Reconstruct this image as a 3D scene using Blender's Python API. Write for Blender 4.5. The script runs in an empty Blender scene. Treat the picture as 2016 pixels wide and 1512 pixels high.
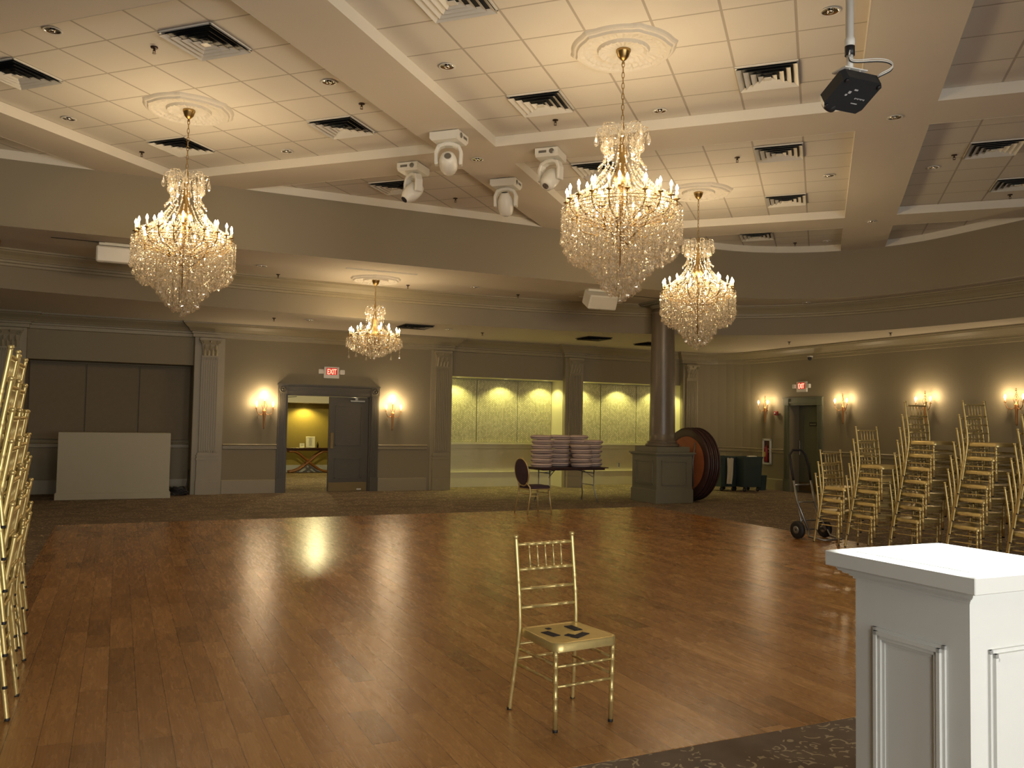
import bpy, math, random
from mathutils import Matrix, Vector
random.seed(7)
PI = math.pi
S2 = math.sqrt(.5)
sc = bpy.context.scene
COL = sc.collection

# ------------------------------------------------------------------ helpers
def XY(u, v):
    return ((u - v) * S2, (u + v) * S2)

UVROT = PI / 4          # the hall's walls run at 45 degrees to the ceiling grid

class MB:
    """collects shapes, then builds one mesh object"""
    def __init__(s):
        s.v = []; s.f = []; s.sm = []; s.mi = []
    def add(s, vs, fs, smooth=False, mi=0):
        o = len(s.v)
        s.v += [tuple(p) for p in vs]
        for f in fs:
            s.f.append(tuple(i + o for i in f)); s.sm.append(smooth); s.mi.append(mi)
        return s
    def box(s, x0, x1, y0, y1, z0, z1, mi=0, bev=0, M=None):
        if bev > 0:
            b = min(bev, (x1-x0)/2.01, (y1-y0)/2.01, (z1-z0)/2.01)
            vs = []; idx = {}
            for i, (X, sx) in enumerate(((x0, 1), (x1, -1))):
                for j, (Y, sy) in enumerate(((y0, 1), (y1, -1))):
                    for k, (Z, sz) in enumerate(((z0, 1), (z1, -1))):
                        for a in range(3):
                            idx[(i, j, k, a)] = len(vs)
                            vs.append((X + (sx*b if a != 0 else 0), Y + (sy*b if a != 1 else 0), Z + (sz*b if a != 2 else 0)))
            g = lambda i, j, k, a: idx[(i, j, k, a)]
            fs = []
            for i in (0, 1):
                q = [g(i,0,0,0), g(i,1,0,0), g(i,1,1,0), g(i,0,1,0)]; fs.append(q if i else q[::-1])
            for j in (0, 1):
                q = [g(0,j,0,1), g(0,j,1,1), g(1,j,1,1), g(1,j,0,1)]; fs.append(q if j else q[::-1])
            for k in (0, 1):
                q = [g(0,0,k,2), g(1,0,k,2), g(1,1,k,2), g(0,1,k,2)]; fs.append(q if k else q[::-1])
            for j in (0, 1):
                for k in (0, 1):
                    fs.append([g(0,j,k,1), g(1,j,k,1), g(1,j,k,2), g(0,j,k,2)])
            for i in (0, 1):
                for k in (0, 1):
                    fs.append([g(i,0,k,0), g(i,1,k,0), g(i,1,k,2), g(i,0,k,2)])
            for i in (0, 1):
                for j in (0, 1):
                    fs.append([g(i,j,0,0), g(i,j,1,0), g(i,j,1,1), g(i,j,0,1)])
            for i in (0, 1):
                for j in (0, 1):
                    for k in (0, 1):
                        fs.append([g(i,j,k,0), g(i,j,k,1), g(i,j,k,2)])
        else:
            vs = [(x0,y0,z0),(x1,y0,z0),(x1,y1,z0),(x0,y1,z0),(x0,y0,z1),(x1,y0,z1),(x1,y1,z1),(x0,y1,z1)]
            fs = [(0,3,2,1),(4,5,6,7),(0,1,5,4),(1,2,6,5),(2,3,7,6),(3,0,4,7)]
        if M is not None: vs = [M @ Vector(p) for p in vs]
        return s.add(vs, fs, False, mi)
    def lathe(s, prof, c=(0,0,0), n=16, mi=0, smooth=True, M=None, cap=True):
        vs = []; fs = []
        for r, z in prof:
            for k in range(n):
                a = 2*PI*k/n
                vs.append((c[0]+r*math.cos(a), c[1]+r*math.sin(a), c[2]+z))
        for i in range(len(prof)-1):
            for k in range(n):
                k2 = (k+1) % n
                fs.append((i*n+k, i*n+k2, (i+1)*n+k2, (i+1)*n+k))
        if M is not None: vs = [M @ Vector(p) for p in vs]
        s.add(vs, fs, smooth, mi)
        if cap:
            o = len(s.v) - len(vs)
            s.f.append(tuple(o+k for k in range(n))[::-1]); s.sm.append(False); s.mi.append(mi)
            s.f.append(tuple(o+(len(prof)-1)*n+k for k in range(n))); s.sm.append(False); s.mi.append(mi)
        return s
    def tube(s, pts, r, n=8, mi=0, closed=False, cap=True, flat=1.0):
        pts = [Vector(p) for p in pts]; m = len(pts)
        rs = r if isinstance(r, (list, tuple)) else [r]*m
        vs = []; fs = []; nrm = None
        for i, p in enumerate(pts):
            if closed: t = pts[(i+1) % m] - pts[i-1]
            else: t = pts[min(i+1, m-1)] - pts[max(i-1, 0)]
            if t.length < 1e-9: t = Vector((0,0,1))
            t.normalize()
            if nrm is None:
                nrm = t.orthogonal().normalized() if abs(t.z) > .99 else t.cross(Vector((0,0,1))).normalized()
            nrm = (nrm - t*nrm.dot(t))
            if nrm.length < 1e-6: nrm = t.orthogonal()
            nrm.normalize(); b = t.cross(nrm)
            for k in range(n):
                a = 2*PI*k/n
                vs.append(p + nrm*math.cos(a)*rs[i] + b*math.sin(a)*rs[i]*flat)
        L = m if closed else m-1
        for i in range(L):
            i2 = (i+1) % m
            for k in range(n):
                k2 = (k+1) % n
                fs.append((i*n+k, i*n+k2, i2*n+k2, i2*n+k))
        s.add(vs, fs, True, mi)
        if cap and not closed:
            o = len(s.v) - len(vs)
            s.f.append(tuple(o+k for k in range(n))[::-1]); s.sm.append(False); s.mi.append(mi)
            s.f.append(tuple(o+(m-1)*n+k for k in range(n))); s.sm.append(False); s.mi.append(mi)
        return s
    def prism(s, poly, z0, z1, mi=0, M=None, smooth=False):
        n = len(poly)
        vs = [(x, y, z0) for x, y in poly] + [(x, y, z1) for x, y in poly]
        if M is not None: vs = [M @ Vector(p) for p in vs]
        s.add(vs, [tuple(range(n))[::-1], tuple(range(n, 2*n))], False, mi)
        o = len(s.v)-2*n
        for k in range(n):
            k2 = (k+1) % n
            s.f.append((o+k, o+k2, o+n+k2, o+n+k)); s.sm.append(smooth); s.mi.append(mi)
        return s
    def octa(s, c, r, h, mi=0, n=4, rot=0):
        vs = [(c[0], c[1], c[2]+h), (c[0], c[1], c[2]-h)]
        for k in range(n):
            a = rot + 2*PI*k/n
            vs.append((c[0]+r*math.cos(a), c[1]+r*math.sin(a), c[2]))
        fs = []
        for k in range(n):
            k2 = (k+1) % n
            fs += [(0, 2+k, 2+k2), (1, 2+k2, 2+k)]
        return s.add(vs, fs, False, mi)
    def mesh(s, name, mats):
        me = bpy.data.meshes.new(name)
        me.from_pydata(s.v, [], s.f)
        for m in (mats if isinstance(mats, (list, tuple)) else [mats]): me.materials.append(m)
        me.polygons.foreach_set('use_smooth', s.sm)
        me.polygons.foreach_set('material_index', s.mi)
        me.update()
        return me

def link(name, me, parent=None, loc=(0,0,0), rot=(0,0,0)):
    o = bpy.data.objects.new(name, me); COL.objects.link(o)
    o.location = loc; o.rotation_euler = rot
    if parent is not None: o.parent = parent
    return o
def part(name, mb, m, parent, loc=(0,0,0), rot=(0,0,0), label=None):
    o = link(name, mb.mesh(name, m), parent, loc, rot)
    if label: o['label'] = label
    return o
def tag(o, label, cat, group=None):
    o['label'] = label; o['category'] = cat
    if group: o['group'] = group
    return o
def thing(name, label, cat, loc=(0,0,0), rotz=0, group=None, rot=None):
    o = link(name, None, None, loc, rot or (0,0,rotz))
    o.empty_display_size = .1
    return tag(o, label, cat, group)
def struct(name, mb, m, uvspace=True, loc=(0,0,0), label=None):
    o = link(name, mb.mesh(name, m), None, loc, (0,0,UVROT if uvspace else 0))
    o['kind'] = 'structure'
    if label: o['label'] = label
    return o
def dup(root, loc=None, rotz=None, label=None, group=None, rot=None):
    r = root.copy(); COL.objects.link(r)
    if loc is not None: r.location = loc
    if rotz is not None: r.rotation_euler = (0,0,rotz)
    if rot is not None: r.rotation_euler = rot
    if label: r['label'] = label
    if group: r['group'] = group
    for ch in root.children:
        c = ch.copy(); COL.objects.link(c); c.parent = r
        for g in ch.children:
            d = g.copy(); COL.objects.link(d); d.parent = c
    return r

# ------------------------------------------------------------------ materials
def nt(name):
    m = bpy.data.materials.new(name); m.use_nodes = True
    t = m.node_tree; b = t.nodes['Principled BSDF']
    return m, t, b
def mth(t, op, a, b=None, c=None):
    n = t.nodes.new('ShaderNodeMath'); n.operation = op
    for i, x in enumerate((a, b, c)):
        if x is None: continue
        if isinstance(x, (int, float)): n.inputs[i].default_value = x
        else: t.links.new(x, n.inputs[i])
    return n.outputs[0]
def mixc(t, f, a, b, kind='MIX'):
    n = t.nodes.new('ShaderNodeMix'); n.data_type = 'RGBA'; n.blend_type = kind
    for sock, x in ((n.inputs[0], f), (n.inputs[6], a), (n.inputs[7], b)):
        if isinstance(x, (int, float)): sock.default_value = x
        elif isinstance(x, tuple): sock.default_value = (*x, 1) if len(x) == 3 else x
        else: t.links.new(x, sock)
    return n.outputs[2]
def objco(t, scale=(1,1,1), rz=0):
    tc = t.nodes.new('ShaderNodeTexCoord'); mp = t.nodes.new('ShaderNodeMapping')
    mp.inputs['Scale'].default_value = scale; mp.inputs['Rotation'].default_value = (0,0,rz)
    t.links.new(tc.outputs['Object'], mp.inputs[0]); return mp.outputs[0]
def noise(t, co, s, d=3, r=.5, dist=0):
    n = t.nodes.new('ShaderNodeTexNoise'); n.inputs['Scale'].default_value = s
    n.inputs['Detail'].default_value = d; n.inputs['Roughness'].default_value = r
    n.inputs['Distortion'].default_value = dist
    t.links.new(co, n.inputs['Vector']); return n.outputs['Fac']
def bump(t, b, h, st=.2, d=.01):
    n = t.nodes.new('ShaderNodeBump'); n.inputs['Strength'].default_value = st; n.inputs['Distance'].default_value = d
    t.links.new(h, n.inputs['Height']); t.links.new(n.outputs[0], b.inputs['Normal'])
def ramp(t, f, lo, hi):
    n = t.nodes.new('ShaderNodeMapRange'); n.inputs[1].default_value = lo; n.inputs[2].default_value = hi
    t.links.new(f, n.inputs[0]); return n.outputs[0]
def mat(name, c, rough=.6, metal=0, var=.06, vs=6, bs=0, bsc=60, spec=.5):
    m, t, b = nt(name)
    co = objco(t)
    n = noise(t, co, vs)
    lo = tuple(max(0, x*(1-var)) for x in c); hi = tuple(min(1, x*(1+var)) for x in c)
    t.links.new(mixc(t, n, lo, hi), b.inputs['Base Color'])
    b.inputs['Roughness'].default_value = rough; b.inputs['Metallic'].default_value = metal
    b.inputs['Specular IOR Level'].default_value = spec
    if bs: bump(t, b, noise(t, co, bsc, 4), bs, .004)
    return m
def emis(name, c, s):
    m, t, b = nt(name)
    b.inputs['Base Color'].default_value = (*c, 1); b.inputs['Emission Color'].default_value = (*c, 1)
    b.inputs['Emission Strength'].default_value = s; b.inputs['Roughness'].default_value = .4
    return m

MT = {}
MT['wall'] = mat('wall_paint', (.262,.221,.143), .75, var=.04, vs=2, bs=.08, bsc=120)
MT['trim'] = mat('trim_paint', (.31,.262,.168), .45, var=.03)
MT['soffit'] = mat('soffit_paint', (.70,.63,.525), .8, var=.03, vs=2, bs=.06, bsc=100)  # lighter than the fascia to imitate upward bounce light on the beams
MT['fascia'] = mat('fascia_paint', (.28,.238,.168), .8, var=.03, vs=2, bs=.06, bsc=100)  # darker than the beams, imitating the weaker light on the fascia
MT['niche'] = mat('niche_paint', (.62,.58,.42), .7, var=.03)
MT['trayside'] = mat('tray_white_paint', (.72,.67,.58), .7, var=.02)
MT['plaster'] = mat('plaster_white', (.66,.61,.53), .7, var=.03, bs=.1, bsc=40)
MT['door'] = mat('door_paint', (.082,.068,.043), .45, var=.06)
MT['door2'] = mat('door_green_paint', (.13,.135,.09), .5, var=.06)
MT['pedestal'] = mat('column_paint', (.19,.175,.125), .5, var=.05)
MT['shaft'] = mat('column_shaft_paint', (.15,.12,.085), .33, var=.05)
MT['white'] = mat('white_paint', (.63,.635,.605), .45, var=.02)
MT['barwhite'] = mat('bar_laminate', (.43,.385,.26), .5, var=.03)
MT['gold'] = mat('gold_paint', (.70,.55,.23), .38, metal=.65, var=.12, vs=30)
MT['gold2'] = mat('pale_gold_paint', (.60,.47,.22), .4, metal=.6, var=.1, vs=30)
MT['rubber'] = mat('black_rubber', (.012,.010,.010), .6)
MT['patch'] = mat('black_hook_tape', (.012,.010,.018), .8)
MT['brass'] = mat('aged_brass', (.42,.28,.11), .32, metal=1, var=.15, vs=40)
MT['bronze'] = mat('sconce_bronze', (.40,.19,.07), .4, metal=.8, var=.2, vs=40)
MT['candle'] = mat('candle_sleeve', (.86,.76,.56), .5)
MT['steel'] = mat('grey_steel', (.30,.30,.28), .35, metal=.8)
MT['dark'] = mat('dark_plastic', (.02,.02,.022), .5)
MT['blackmetal'] = mat('black_metal', (.02,.02,.02), .4, metal=.3)
MT['fixture'] = mat('fixture_white_plastic', (.78,.76,.70), .4, var=.02)
MT['vent'] = mat('vent_white_enamel', (.74,.71,.64), .3, var=.02)
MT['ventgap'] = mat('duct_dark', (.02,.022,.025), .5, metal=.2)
MT['chrome'] = mat('chrome', (.8,.78,.74), .12, metal=1)
MT['table'] = mat('table_laminate', (.06,.028,.026), .4, var=.1)
MT['plywood'] = mat('plywood_orange', (.40,.13,.05), .55, var=.2, vs=4)
MT['purple'] = mat('plum_fabric', (.065,.035,.045), .85, bs=.2, bsc=200)
MT['cushion'] = mat('cushion_fabric', (.62,.49,.43), .8, var=.08, bs=.2, bsc=80)
MT['binplastic'] = mat('bin_plastic', (.035,.055,.06), .5)
MT['towel'] = mat('towel_cloth', (.6,.55,.45), .9, bs=.3, bsc=60)
MT['projector'] = mat('projector_black', (.022,.026,.030), .42)
MT['cable'] = mat('cable_grey', (.5,.5,.5), .5)
MT['red'] = mat('alarm_red', (.25,.02,.02), .4)
MT['brasskick'] = mat('brass_kickplate', (.20,.14,.06), .5, metal=.7)
MT['greenwall'] = mat('corridor_olive_wall', (.30,.23,.055), .75, var=.08, vs=8)
MT['console'] = mat('console_top_wood', (.055,.02,.012), .3)
MT['consoleleg'] = mat('console_leg_wood', (.32,.13,.035), .35, var=.2, vs=10)
MT['paper'] = mat('paper', (.82,.80,.66), .7)
MT['ink'] = mat('grey_ink', (.3,.29,.24), .7)
MT['inside'] = mat('cabinet_dark_inside', (.07,.02,.025), .5)
MT['inside2'] = mat('dark_louvre_enamel', (.07,.06,.045), .6)
MT['darkbronze'] = mat('dark_bronze', (.06,.035,.02), .4, metal=.6)
MT['yellow'] = mat('yellow_label', (.5,.36,.08), .5)
MT['glassdark'] = mat('dark_bottle_glass', (.02,.012,.01), .12)
MT['bulb'] = emis('flame_bulb', (1.0,.72,.38), 60)
MT['bulboff'] = mat('clear_unlit_bulb', (.75,.65,.5), .15)
MT['exitred'] = emis('exit_red_light', (1.0,.16,.10), 5.0)
MT['exitbg'] = emis('exit_panel_glow', (.42,.008,.006), .5)
MT['downlight'] = emis('downlight_lens', (1.0,.9,.45), 14)

def crystal():
    m, t, b = nt('cut_crystal')
    t.nodes.remove(b)
    out = t.nodes['Material Output']
    tr = t.nodes.new('ShaderNodeBsdfTransparent'); tr.inputs[0].default_value = (1,.97,.92,1)
    gl = t.nodes.new('ShaderNodeBsdfGlossy'); gl.inputs['Roughness'].default_value = .12; gl.inputs[0].default_value = (1,.97,.93,1)
    di = t.nodes.new('ShaderNodeBsdfTranslucent'); di.inputs[0].default_value = (1,.97,.90,1)
    d2 = t.nodes.new('ShaderNodeBsdfDiffuse'); d2.inputs[0].default_value = (.97,.95,.90,1)
    geo = t.nodes.new('ShaderNodeNewGeometry')
    n = noise(t, objco(t), 35, 2)
    a = t.nodes.new('ShaderNodeMixShader'); a.inputs[0].default_value = .5
    t.links.new(di.outputs[0], a.inputs[1]); t.links.new(gl.outputs[0], a.inputs[2])
    bb = t.nodes.new('ShaderNodeMixShader'); t.links.new(ramp(t, n, .36, .72), bb.inputs[0])
    t.links.new(tr.outputs[0], bb.inputs[1]); t.links.new(a.outputs[0], bb.inputs[2])
    t.links.new(bb.outputs[0], out.inputs[0])
    return m
MT['crystal'] = crystal()

def tilemat():
    m, t, b = nt('acoustic_tile_grid')
    tc = t.nodes.new('ShaderNodeTexCoord'); sp = t.nodes.new('ShaderNodeSeparateXYZ')
    t.links.new(tc.outputs['Object'], sp.inputs[0])
    T = .6096
    def edge(o, w):
        f = mth(t, 'FRACT', mth(t, 'DIVIDE', o, T))
        d = mth(t, 'MULTIPLY', mth(t, 'MINIMUM', f, mth(t, 'SUBTRACT', 1, f)), T)
        return mth(t, 'LESS_THAN', d, w), d
    ex, dx = edge(sp.outputs[0], .012); ey, dy = edge(sp.outputs[1], .010)
    e = mth(t, 'MAXIMUM', ex, ey)
    co = tc.outputs['Object']
    base = mixc(t, noise(t, co, 1.2, 2), (.68,.63,.55), (.75,.70,.62))
    cid = t.nodes.new('ShaderNodeTexWhiteNoise'); cid.noise_dimensions = '3D'
    fl = t.nodes.new('ShaderNodeVectorMath'); fl.operation = 'FLOOR'
    dv = t.nodes.new('ShaderNodeVectorMath'); dv.operation = 'DIVIDE'; dv.inputs[1].default_value = (T,T,1)
    t.links.new(co, dv.inputs[0]); t.links.new(dv.outputs[0], fl.inputs[0]); t.links.new(fl.outputs[0], cid.inputs['Vector'])
    base = mixc(t, mth(t, 'MULTIPLY', cid.outputs[0], .5), base, (.71,.66,.58))
    t.links.new(mixc(t, e, base, (.45,.40,.33)), b.inputs['Base Color'])
    b.inputs['Roughness'].default_value = .85
    h = mth(t, 'ADD', mth(t, 'MULTIPLY', mth(t, 'MINIMUM', mth(t, 'MINIMUM', dx, dy), .02), 40),
            mth(t, 'MULTIPLY', noise(t, co, 220, 2), .15))
    bump(t, b, h, .35, .006)
    return m
MT['tile'] = tilemat()

def woodfloor():
    m, t, b = nt('dance_floor_planks')
    tc = t.nodes.new('ShaderNodeTexCoord'); sp = t.nodes.new('ShaderNodeSeparateXYZ')
    t.links.new(tc.outputs['Object'], sp.inputs[0])
    U, V = sp.outputs[0], sp.outputs[1]
    W, L = .145, 1.35
    def wn(a, bb=None, dim='2D'):
        n = t.nodes.new('ShaderNodeTexWhiteNoise'); n.noise_dimensions = dim
        c = t.nodes.new('ShaderNodeCombineXYZ'); t.links.new(a, c.inputs[0])
        if bb is not None: t.links.new(bb, c.inputs[1])
        t.links.new(c.outputs[0], n.inputs['Vector']); return n
    ru = mth(t, 'DIVIDE', U, W); row = mth(t, 'FLOOR', ru); fu = mth(t, 'FRACT', ru)
    sh = mth(t, 'MULTIPLY', wn(row).outputs['Value'], 9.7)
    rv = mth(t, 'ADD', mth(t, 'DIVIDE', V, L), sh); idx = mth(t, 'FLOOR', rv); fv = mth(t, 'FRACT', rv)
    w = wn(row, idx); k = w.outputs['Value']
    # some boards are split once more so that lengths vary
    half = mth(t, 'MULTIPLY', mth(t, 'GREATER_THAN', fv, mth(t, 'ADD', .35, mth(t, 'MULTIPLY', k, .4))), 17.3)
    w2 = wn(row, mth(t, 'ADD', idx, half)); k2 = w2.outputs['Value']
    cr = t.nodes.new('ShaderNodeValToRGB'); el = cr.color_ramp.elements
    el[0].position = 0; el[0].color = (.32,.160,.049,1); el[1].position = 1; el[1].color = (.60,.325,.118,1)
    for p, c in ((.2,(.41,.202,.063,1)), (.45,(.46,.232,.074,1)), (.7,(.50,.257,.083,1)), (.88,(.54,.282,.094,1))):
        e = el.new(p); e.color = c
    t.links.new(k2, cr.inputs[0])
    # grain, stretched along the board and shifted board by board
    cb = t.nodes.new('ShaderNodeCombineXYZ')
    t.links.new(mth(t, 'ADD', mth(t, 'MULTIPLY', U, 14), mth(t, 'MULTIPLY', k2, 40)), cb.inputs[0])
    t.links.new(mth(t, 'MULTIPLY', V, 1.6), cb.inputs[1]); t.links.new(mth(t, 'MULTIPLY', k2, 9), cb.inputs[2])
    g = noise(t, cb.outputs[0], 1.6, 5, .6, 1.2)
    wv = t.nodes.new('ShaderNodeTexWave'); wv.inputs['Scale'].default_value = 1.3; wv.inputs['Distortion'].default_value = 9
    wv.inputs['Detail'].default_value = 3; wv.inputs['Detail Scale'].default_value = .8
    t.links.new(cb.outputs[0], wv.inputs['Vector'])
    col = mixc(t, ramp(t, g, .32, .68), mixc(t, 1.0, cr.outputs[0], (.80,.74,.70), 'MULTIPLY'), cr.outputs[0])
    col = mixc(t, mth(t, 'MULTIPLY', wv.outputs['Fac'], .22), col, mixc(t, 1.0, col, (.55,.42,.35), 'MULTIPLY'))
    big = noise(t, tc.outputs['Object'], .6, 2)
    col = mixc(t, mth(t, 'MULTIPLY', big, .25), col, (.34,.165,.04))
    gap = mth(t, 'MAXIMUM', mth(t, 'LESS_THAN', mth(t, 'MINIMUM', fu, mth(t, 'SUBTRACT', 1, fu)), .012),
              mth(t, 'LESS_THAN', fv, .002))
    col = mixc(t, mth(t, 'MULTIPLY', gap, .7), col, (.035,.014,.006))
    t.links.new(col, b.inputs['Base Color'])
    t.links.new(mth(t, 'ADD', .225, mth(t, 'MULTIPLY', g, .09)), b.inputs['Roughness'])
    b.inputs['Specular IOR Level'].default_value = .5
    h = mth(t, 'ADD', mth(t, 'MULTIPLY', g, .4), mth(t, 'ADD', mth(t, 'MULTIPLY', k2, .0), mth(t, 'MULTIPLY', gap, -.6)))
    h = mth(t, 'ADD', h, mth(t, 'MULTIPLY', noise(t, tc.outputs['Object'], 5, 2), .5))
    bump(t, b, h, .12, .003)
    return m
MT['wood'] = woodfloor()

def carpet():
    m, t, b = nt('scroll_carpet')
    co = objco(t)
    dn = t.nodes.new('ShaderNodeTexNoise'); dn.inputs['Scale'].default_value = 7; t.links.new(co, dn.inputs['Vector'])
    vm = t.nodes.new('ShaderNodeVectorMath'); vm.operation = 'MULTIPLY_ADD'
    vm.inputs[1].default_value = (.07,.07,0); t.links.new(dn.outputs['Color'], vm.inputs[0]); t.links.new(co, vm.inputs[2])
    vo = t.nodes.new('ShaderNodeTexVoronoi'); vo.inputs['Scale'].default_value = 9; t.links.new(vm.outputs[0], vo.inputs['Vector'])
    d = vo.outputs['Distance']
    ring = mth(t, 'LESS_THAN', mth(t, 'ABSOLUTE', mth(t, 'SUBTRACT', mth(t, 'FRACT', mth(t, 'MULTIPLY', d, 3.4)), .5)), .16)
    brk = mth(t, 'GREATER_THAN', noise(t, co, 16, 2), .49)
    s1 = mth(t, 'MULTIPLY', ring, brk)
    big = mth(t, 'GREATER_THAN', noise(t, co, 2.6, 2), .46)
    s1 = mth(t, 'MULTIPLY', s1, big)
    base = mixc(t, ramp(t, noise(t, co, 5, 3), .35, .65), (.19,.145,.105), (.24,.18,.125))
    base = mixc(t, mth(t, 'MULTIPLY', noise(t, co, 300, 2), .5), base, (.14,.108,.08))
    t.links.new(mixc(t, mth(t, 'MULTIPLY', s1, .8), base, (.52,.43,.28)), b.inputs['Base Color'])
    b.inputs['Roughness'].default_value = .95; b.inputs['Specular IOR Level'].default_value = .1
    bump(t, b, noise(t, co, 350, 2), .5, .004)
    return m
MT['carpet'] = carpet()

def fabric_panel():
    m, t, b = nt('shimmer_wall_fabric')
    co = objco(t)
    br = t.nodes.new('ShaderNodeTexBrick')
    tc = t.nodes.new('ShaderNodeTexCoord'); mp = t.nodes.new('ShaderNodeMapping'); mp.inputs['Rotation'].default_value = (PI/2,0,0)
    t.links.new(tc.outputs['Object'], mp.inputs[0])
    br.inputs['Scale'].default_value = 1; br.inputs['Brick Width'].default_value = .05; br.inputs['Row Height'].default_value = .035
    br.inputs['Mortar Size'].default_value = .004; br.inputs['Bias'].default_value = 0
    br.inputs['Color1'].default_value = (.40,.37,.24,1); br.inputs['Color2'].default_value = (.62,.58,.40,1); br.inputs['Mortar'].default_value = (.26,.24,.15,1)
    sp = t.nodes.new('ShaderNodeSeparateXYZ'); t.links.new(tc.outputs['Object'], sp.inputs[0])
    cb = t.nodes.new('ShaderNodeCombineXYZ')
    t.links.new(sp.outputs[2], cb.inputs[0]); t.links.new(sp.outputs[0], cb.inputs[1])
    t.links.new(cb.outputs[0], br.inputs['Vector'])
    t.links.new(br.outputs['Color'], b.inputs['Base Color'])
    b.inputs['Roughness'].default_value = .5; b.inputs['Sheen Weight'].default_value = .3
    bump(t, b, br.outputs['Fac'], .3, .004)
    return m
MT['fabric'] = fabric_panel()
MT['greyfabric'] = mat('plain_grey_wall_fabric', (.23,.185,.12), .9, var=.08, vs=12, bs=.2, bsc=90)

# ------------------------------------------------------------------ room shell (u, v frame turned 45 degrees)
ZT, ZC, Z2, Z3 = 5.155, 5.03, 4.11, 3.50
WV, WV2 = 18.30, 18.42         # wall plane with pilasters / plane above the niches
NB = 19.02                     # niche back
UR, UL, VN = 14.9, -6.4, -3.0
CU, CV = 4.25, 8.6

def rrect(u0, u1, v0, v1, r, n=10):
    P = []
    for cx, cy, a0 in ((u1-r, v1-r, 0), (u0+r, v1-r, PI/2), (u0+r, v0+r, PI), (u1-r, v0+r, 3*PI/2)):
        for k in range(n+1):
            a = a0 + PI/2*k/n
            P.append((cx+r*math.cos(a), cy+r*math.sin(a)))
    return P
def catmull(P, n=6):
    out = []; m = len(P)
    for i in range(m):
        p0, p1, p2, p3 = P[i-1], P[i], P[(i+1) % m], P[(i+2) % m]
        for k in range(n):
            s = k/n
            out.append(tuple(.5*((2*p1[j]) + (-p0[j]+p2[j])*s + (2*p0[j]-5*p1[j]+4*p2[j]-p3[j])*s*s + (-p0[j]+3*p1[j]-3*p2[j]+p3[j])*s**3) for j in (0,1)))
    return out
F1 = rrect(-4.8, 13.35, 2.2, 13.2, 2.9)
F2 = catmull([(13.85,3.5),(13.87,6.5),(13.87,9.2),(13.8,10.4),(13.6,11.6),(13.25,12.6),(12.55,13.6),(11.6,14.3),(10.2,14.95),(8.8,15.35),(7.3,15.58),
     (5.0,15.7),(2.2,15.58),(.6,15.4),(-1.7,15.05),(-3.4,14.3),(-4.6,13.1),(-5.2,11.6),(-5.4,9.5),(-5.4,3.5),(-5.0,1.8),(-3,1.1),(4,1.0),(11.5,1.1),(13.4,1.8)], 5)
OUT = [(UR+.3,VN-.3),(UR+.3,NB+.1),(UL-.3,NB+.1),(UL-.3,VN-.3)]
def radial(poly, ang):
    d = (math.cos(ang), math.sin(ang)); best = None
    for i in range(len(poly)):
        a, b2 = poly[i-1], poly[i]
        ax, ay = a[0]-CU, a[1]-CV; ex, ey = b2[0]-a[0], b2[1]-a[1]
        det = d[0]*(-ey) + d[1]*ex
        if abs(det) < 1e-12: continue
        tt = (ax*(-ey) + ay*ex)/det; ss = (d[0]*ay - d[1]*ax)/det
        if tt > 0 and -1e-9 <= ss <= 1+1e-9:
            if best is None or tt > best: best = tt
    return (CU+d[0]*best, CV+d[1]*best)
def ringstrip(inner, outer, z):
    angs = sorted(set([2*PI*k/240 for k in range(240)] + [math.atan2(p[1]-CV, p[0]-CU) % (2*PI) for p in outer if len(outer) < 10]))
    mb = MB(); n = len(angs)
    vs = [(*radial(inner, a), z) for a in angs] + [(*radial(outer, a), z) for a in angs]
    fs = [(k, n+k, n+(k+1) % n, (k+1) % n) for k in range(n)]
    return mb.add(vs, fs)
def sweep(path, prof, closed=False, side=1):
    """profile (offset, z) carried along a plan path; offset is to the left of travel when side=1"""
    mb = MB(); m = len(path); vs = []
    for i, p in enumerate(path):
        a = path[i-1] if (i > 0 or closed) else None
        b2 = path[(i+1) % m] if (i < m-1 or closed) else None
        ns = []
        for q0, q1 in ((a, p), (p, b2)):
            if q0 is None or q1 is None: continue
            d = Vector((q1[0]-q0[0], q1[1]-q0[1]));
            if d.length < 1e-9: continue
            d.normalize(); ns.append(Vector((-d.y, d.x))*side)
        nn = ns[0] if len(ns) == 1 else (ns[0]+ns[1])/(1+ns[0].dot(ns[1]))
        for o, z in prof: vs.append((p[0]+nn.x*o, p[1]+nn.y*o, z))
    k = len(prof); fs = []
    for i in range(m if closed else m-1):
        i2 = (i+1) % m
        for j in range(k-1): fs.append((i*k+j, i2*k+j, i2*k+j+1, i*k+j+1))
    return mb.add(vs, fs)

# floors
mb = MB(); mb.box(UL-.3, UR+.3, VN-.3, 26, -.1, 0); struct('floor', mb, MT['carpet'], label='brown carpet with pale scrolls around the dance floor')
mb = MB(); mb.box(-.75, 9.25, 3.40, 13.6, 0, .002)
struct('floor', mb, MT['wood'], label='glossy wooden plank dance floor')
FZ = .002

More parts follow.
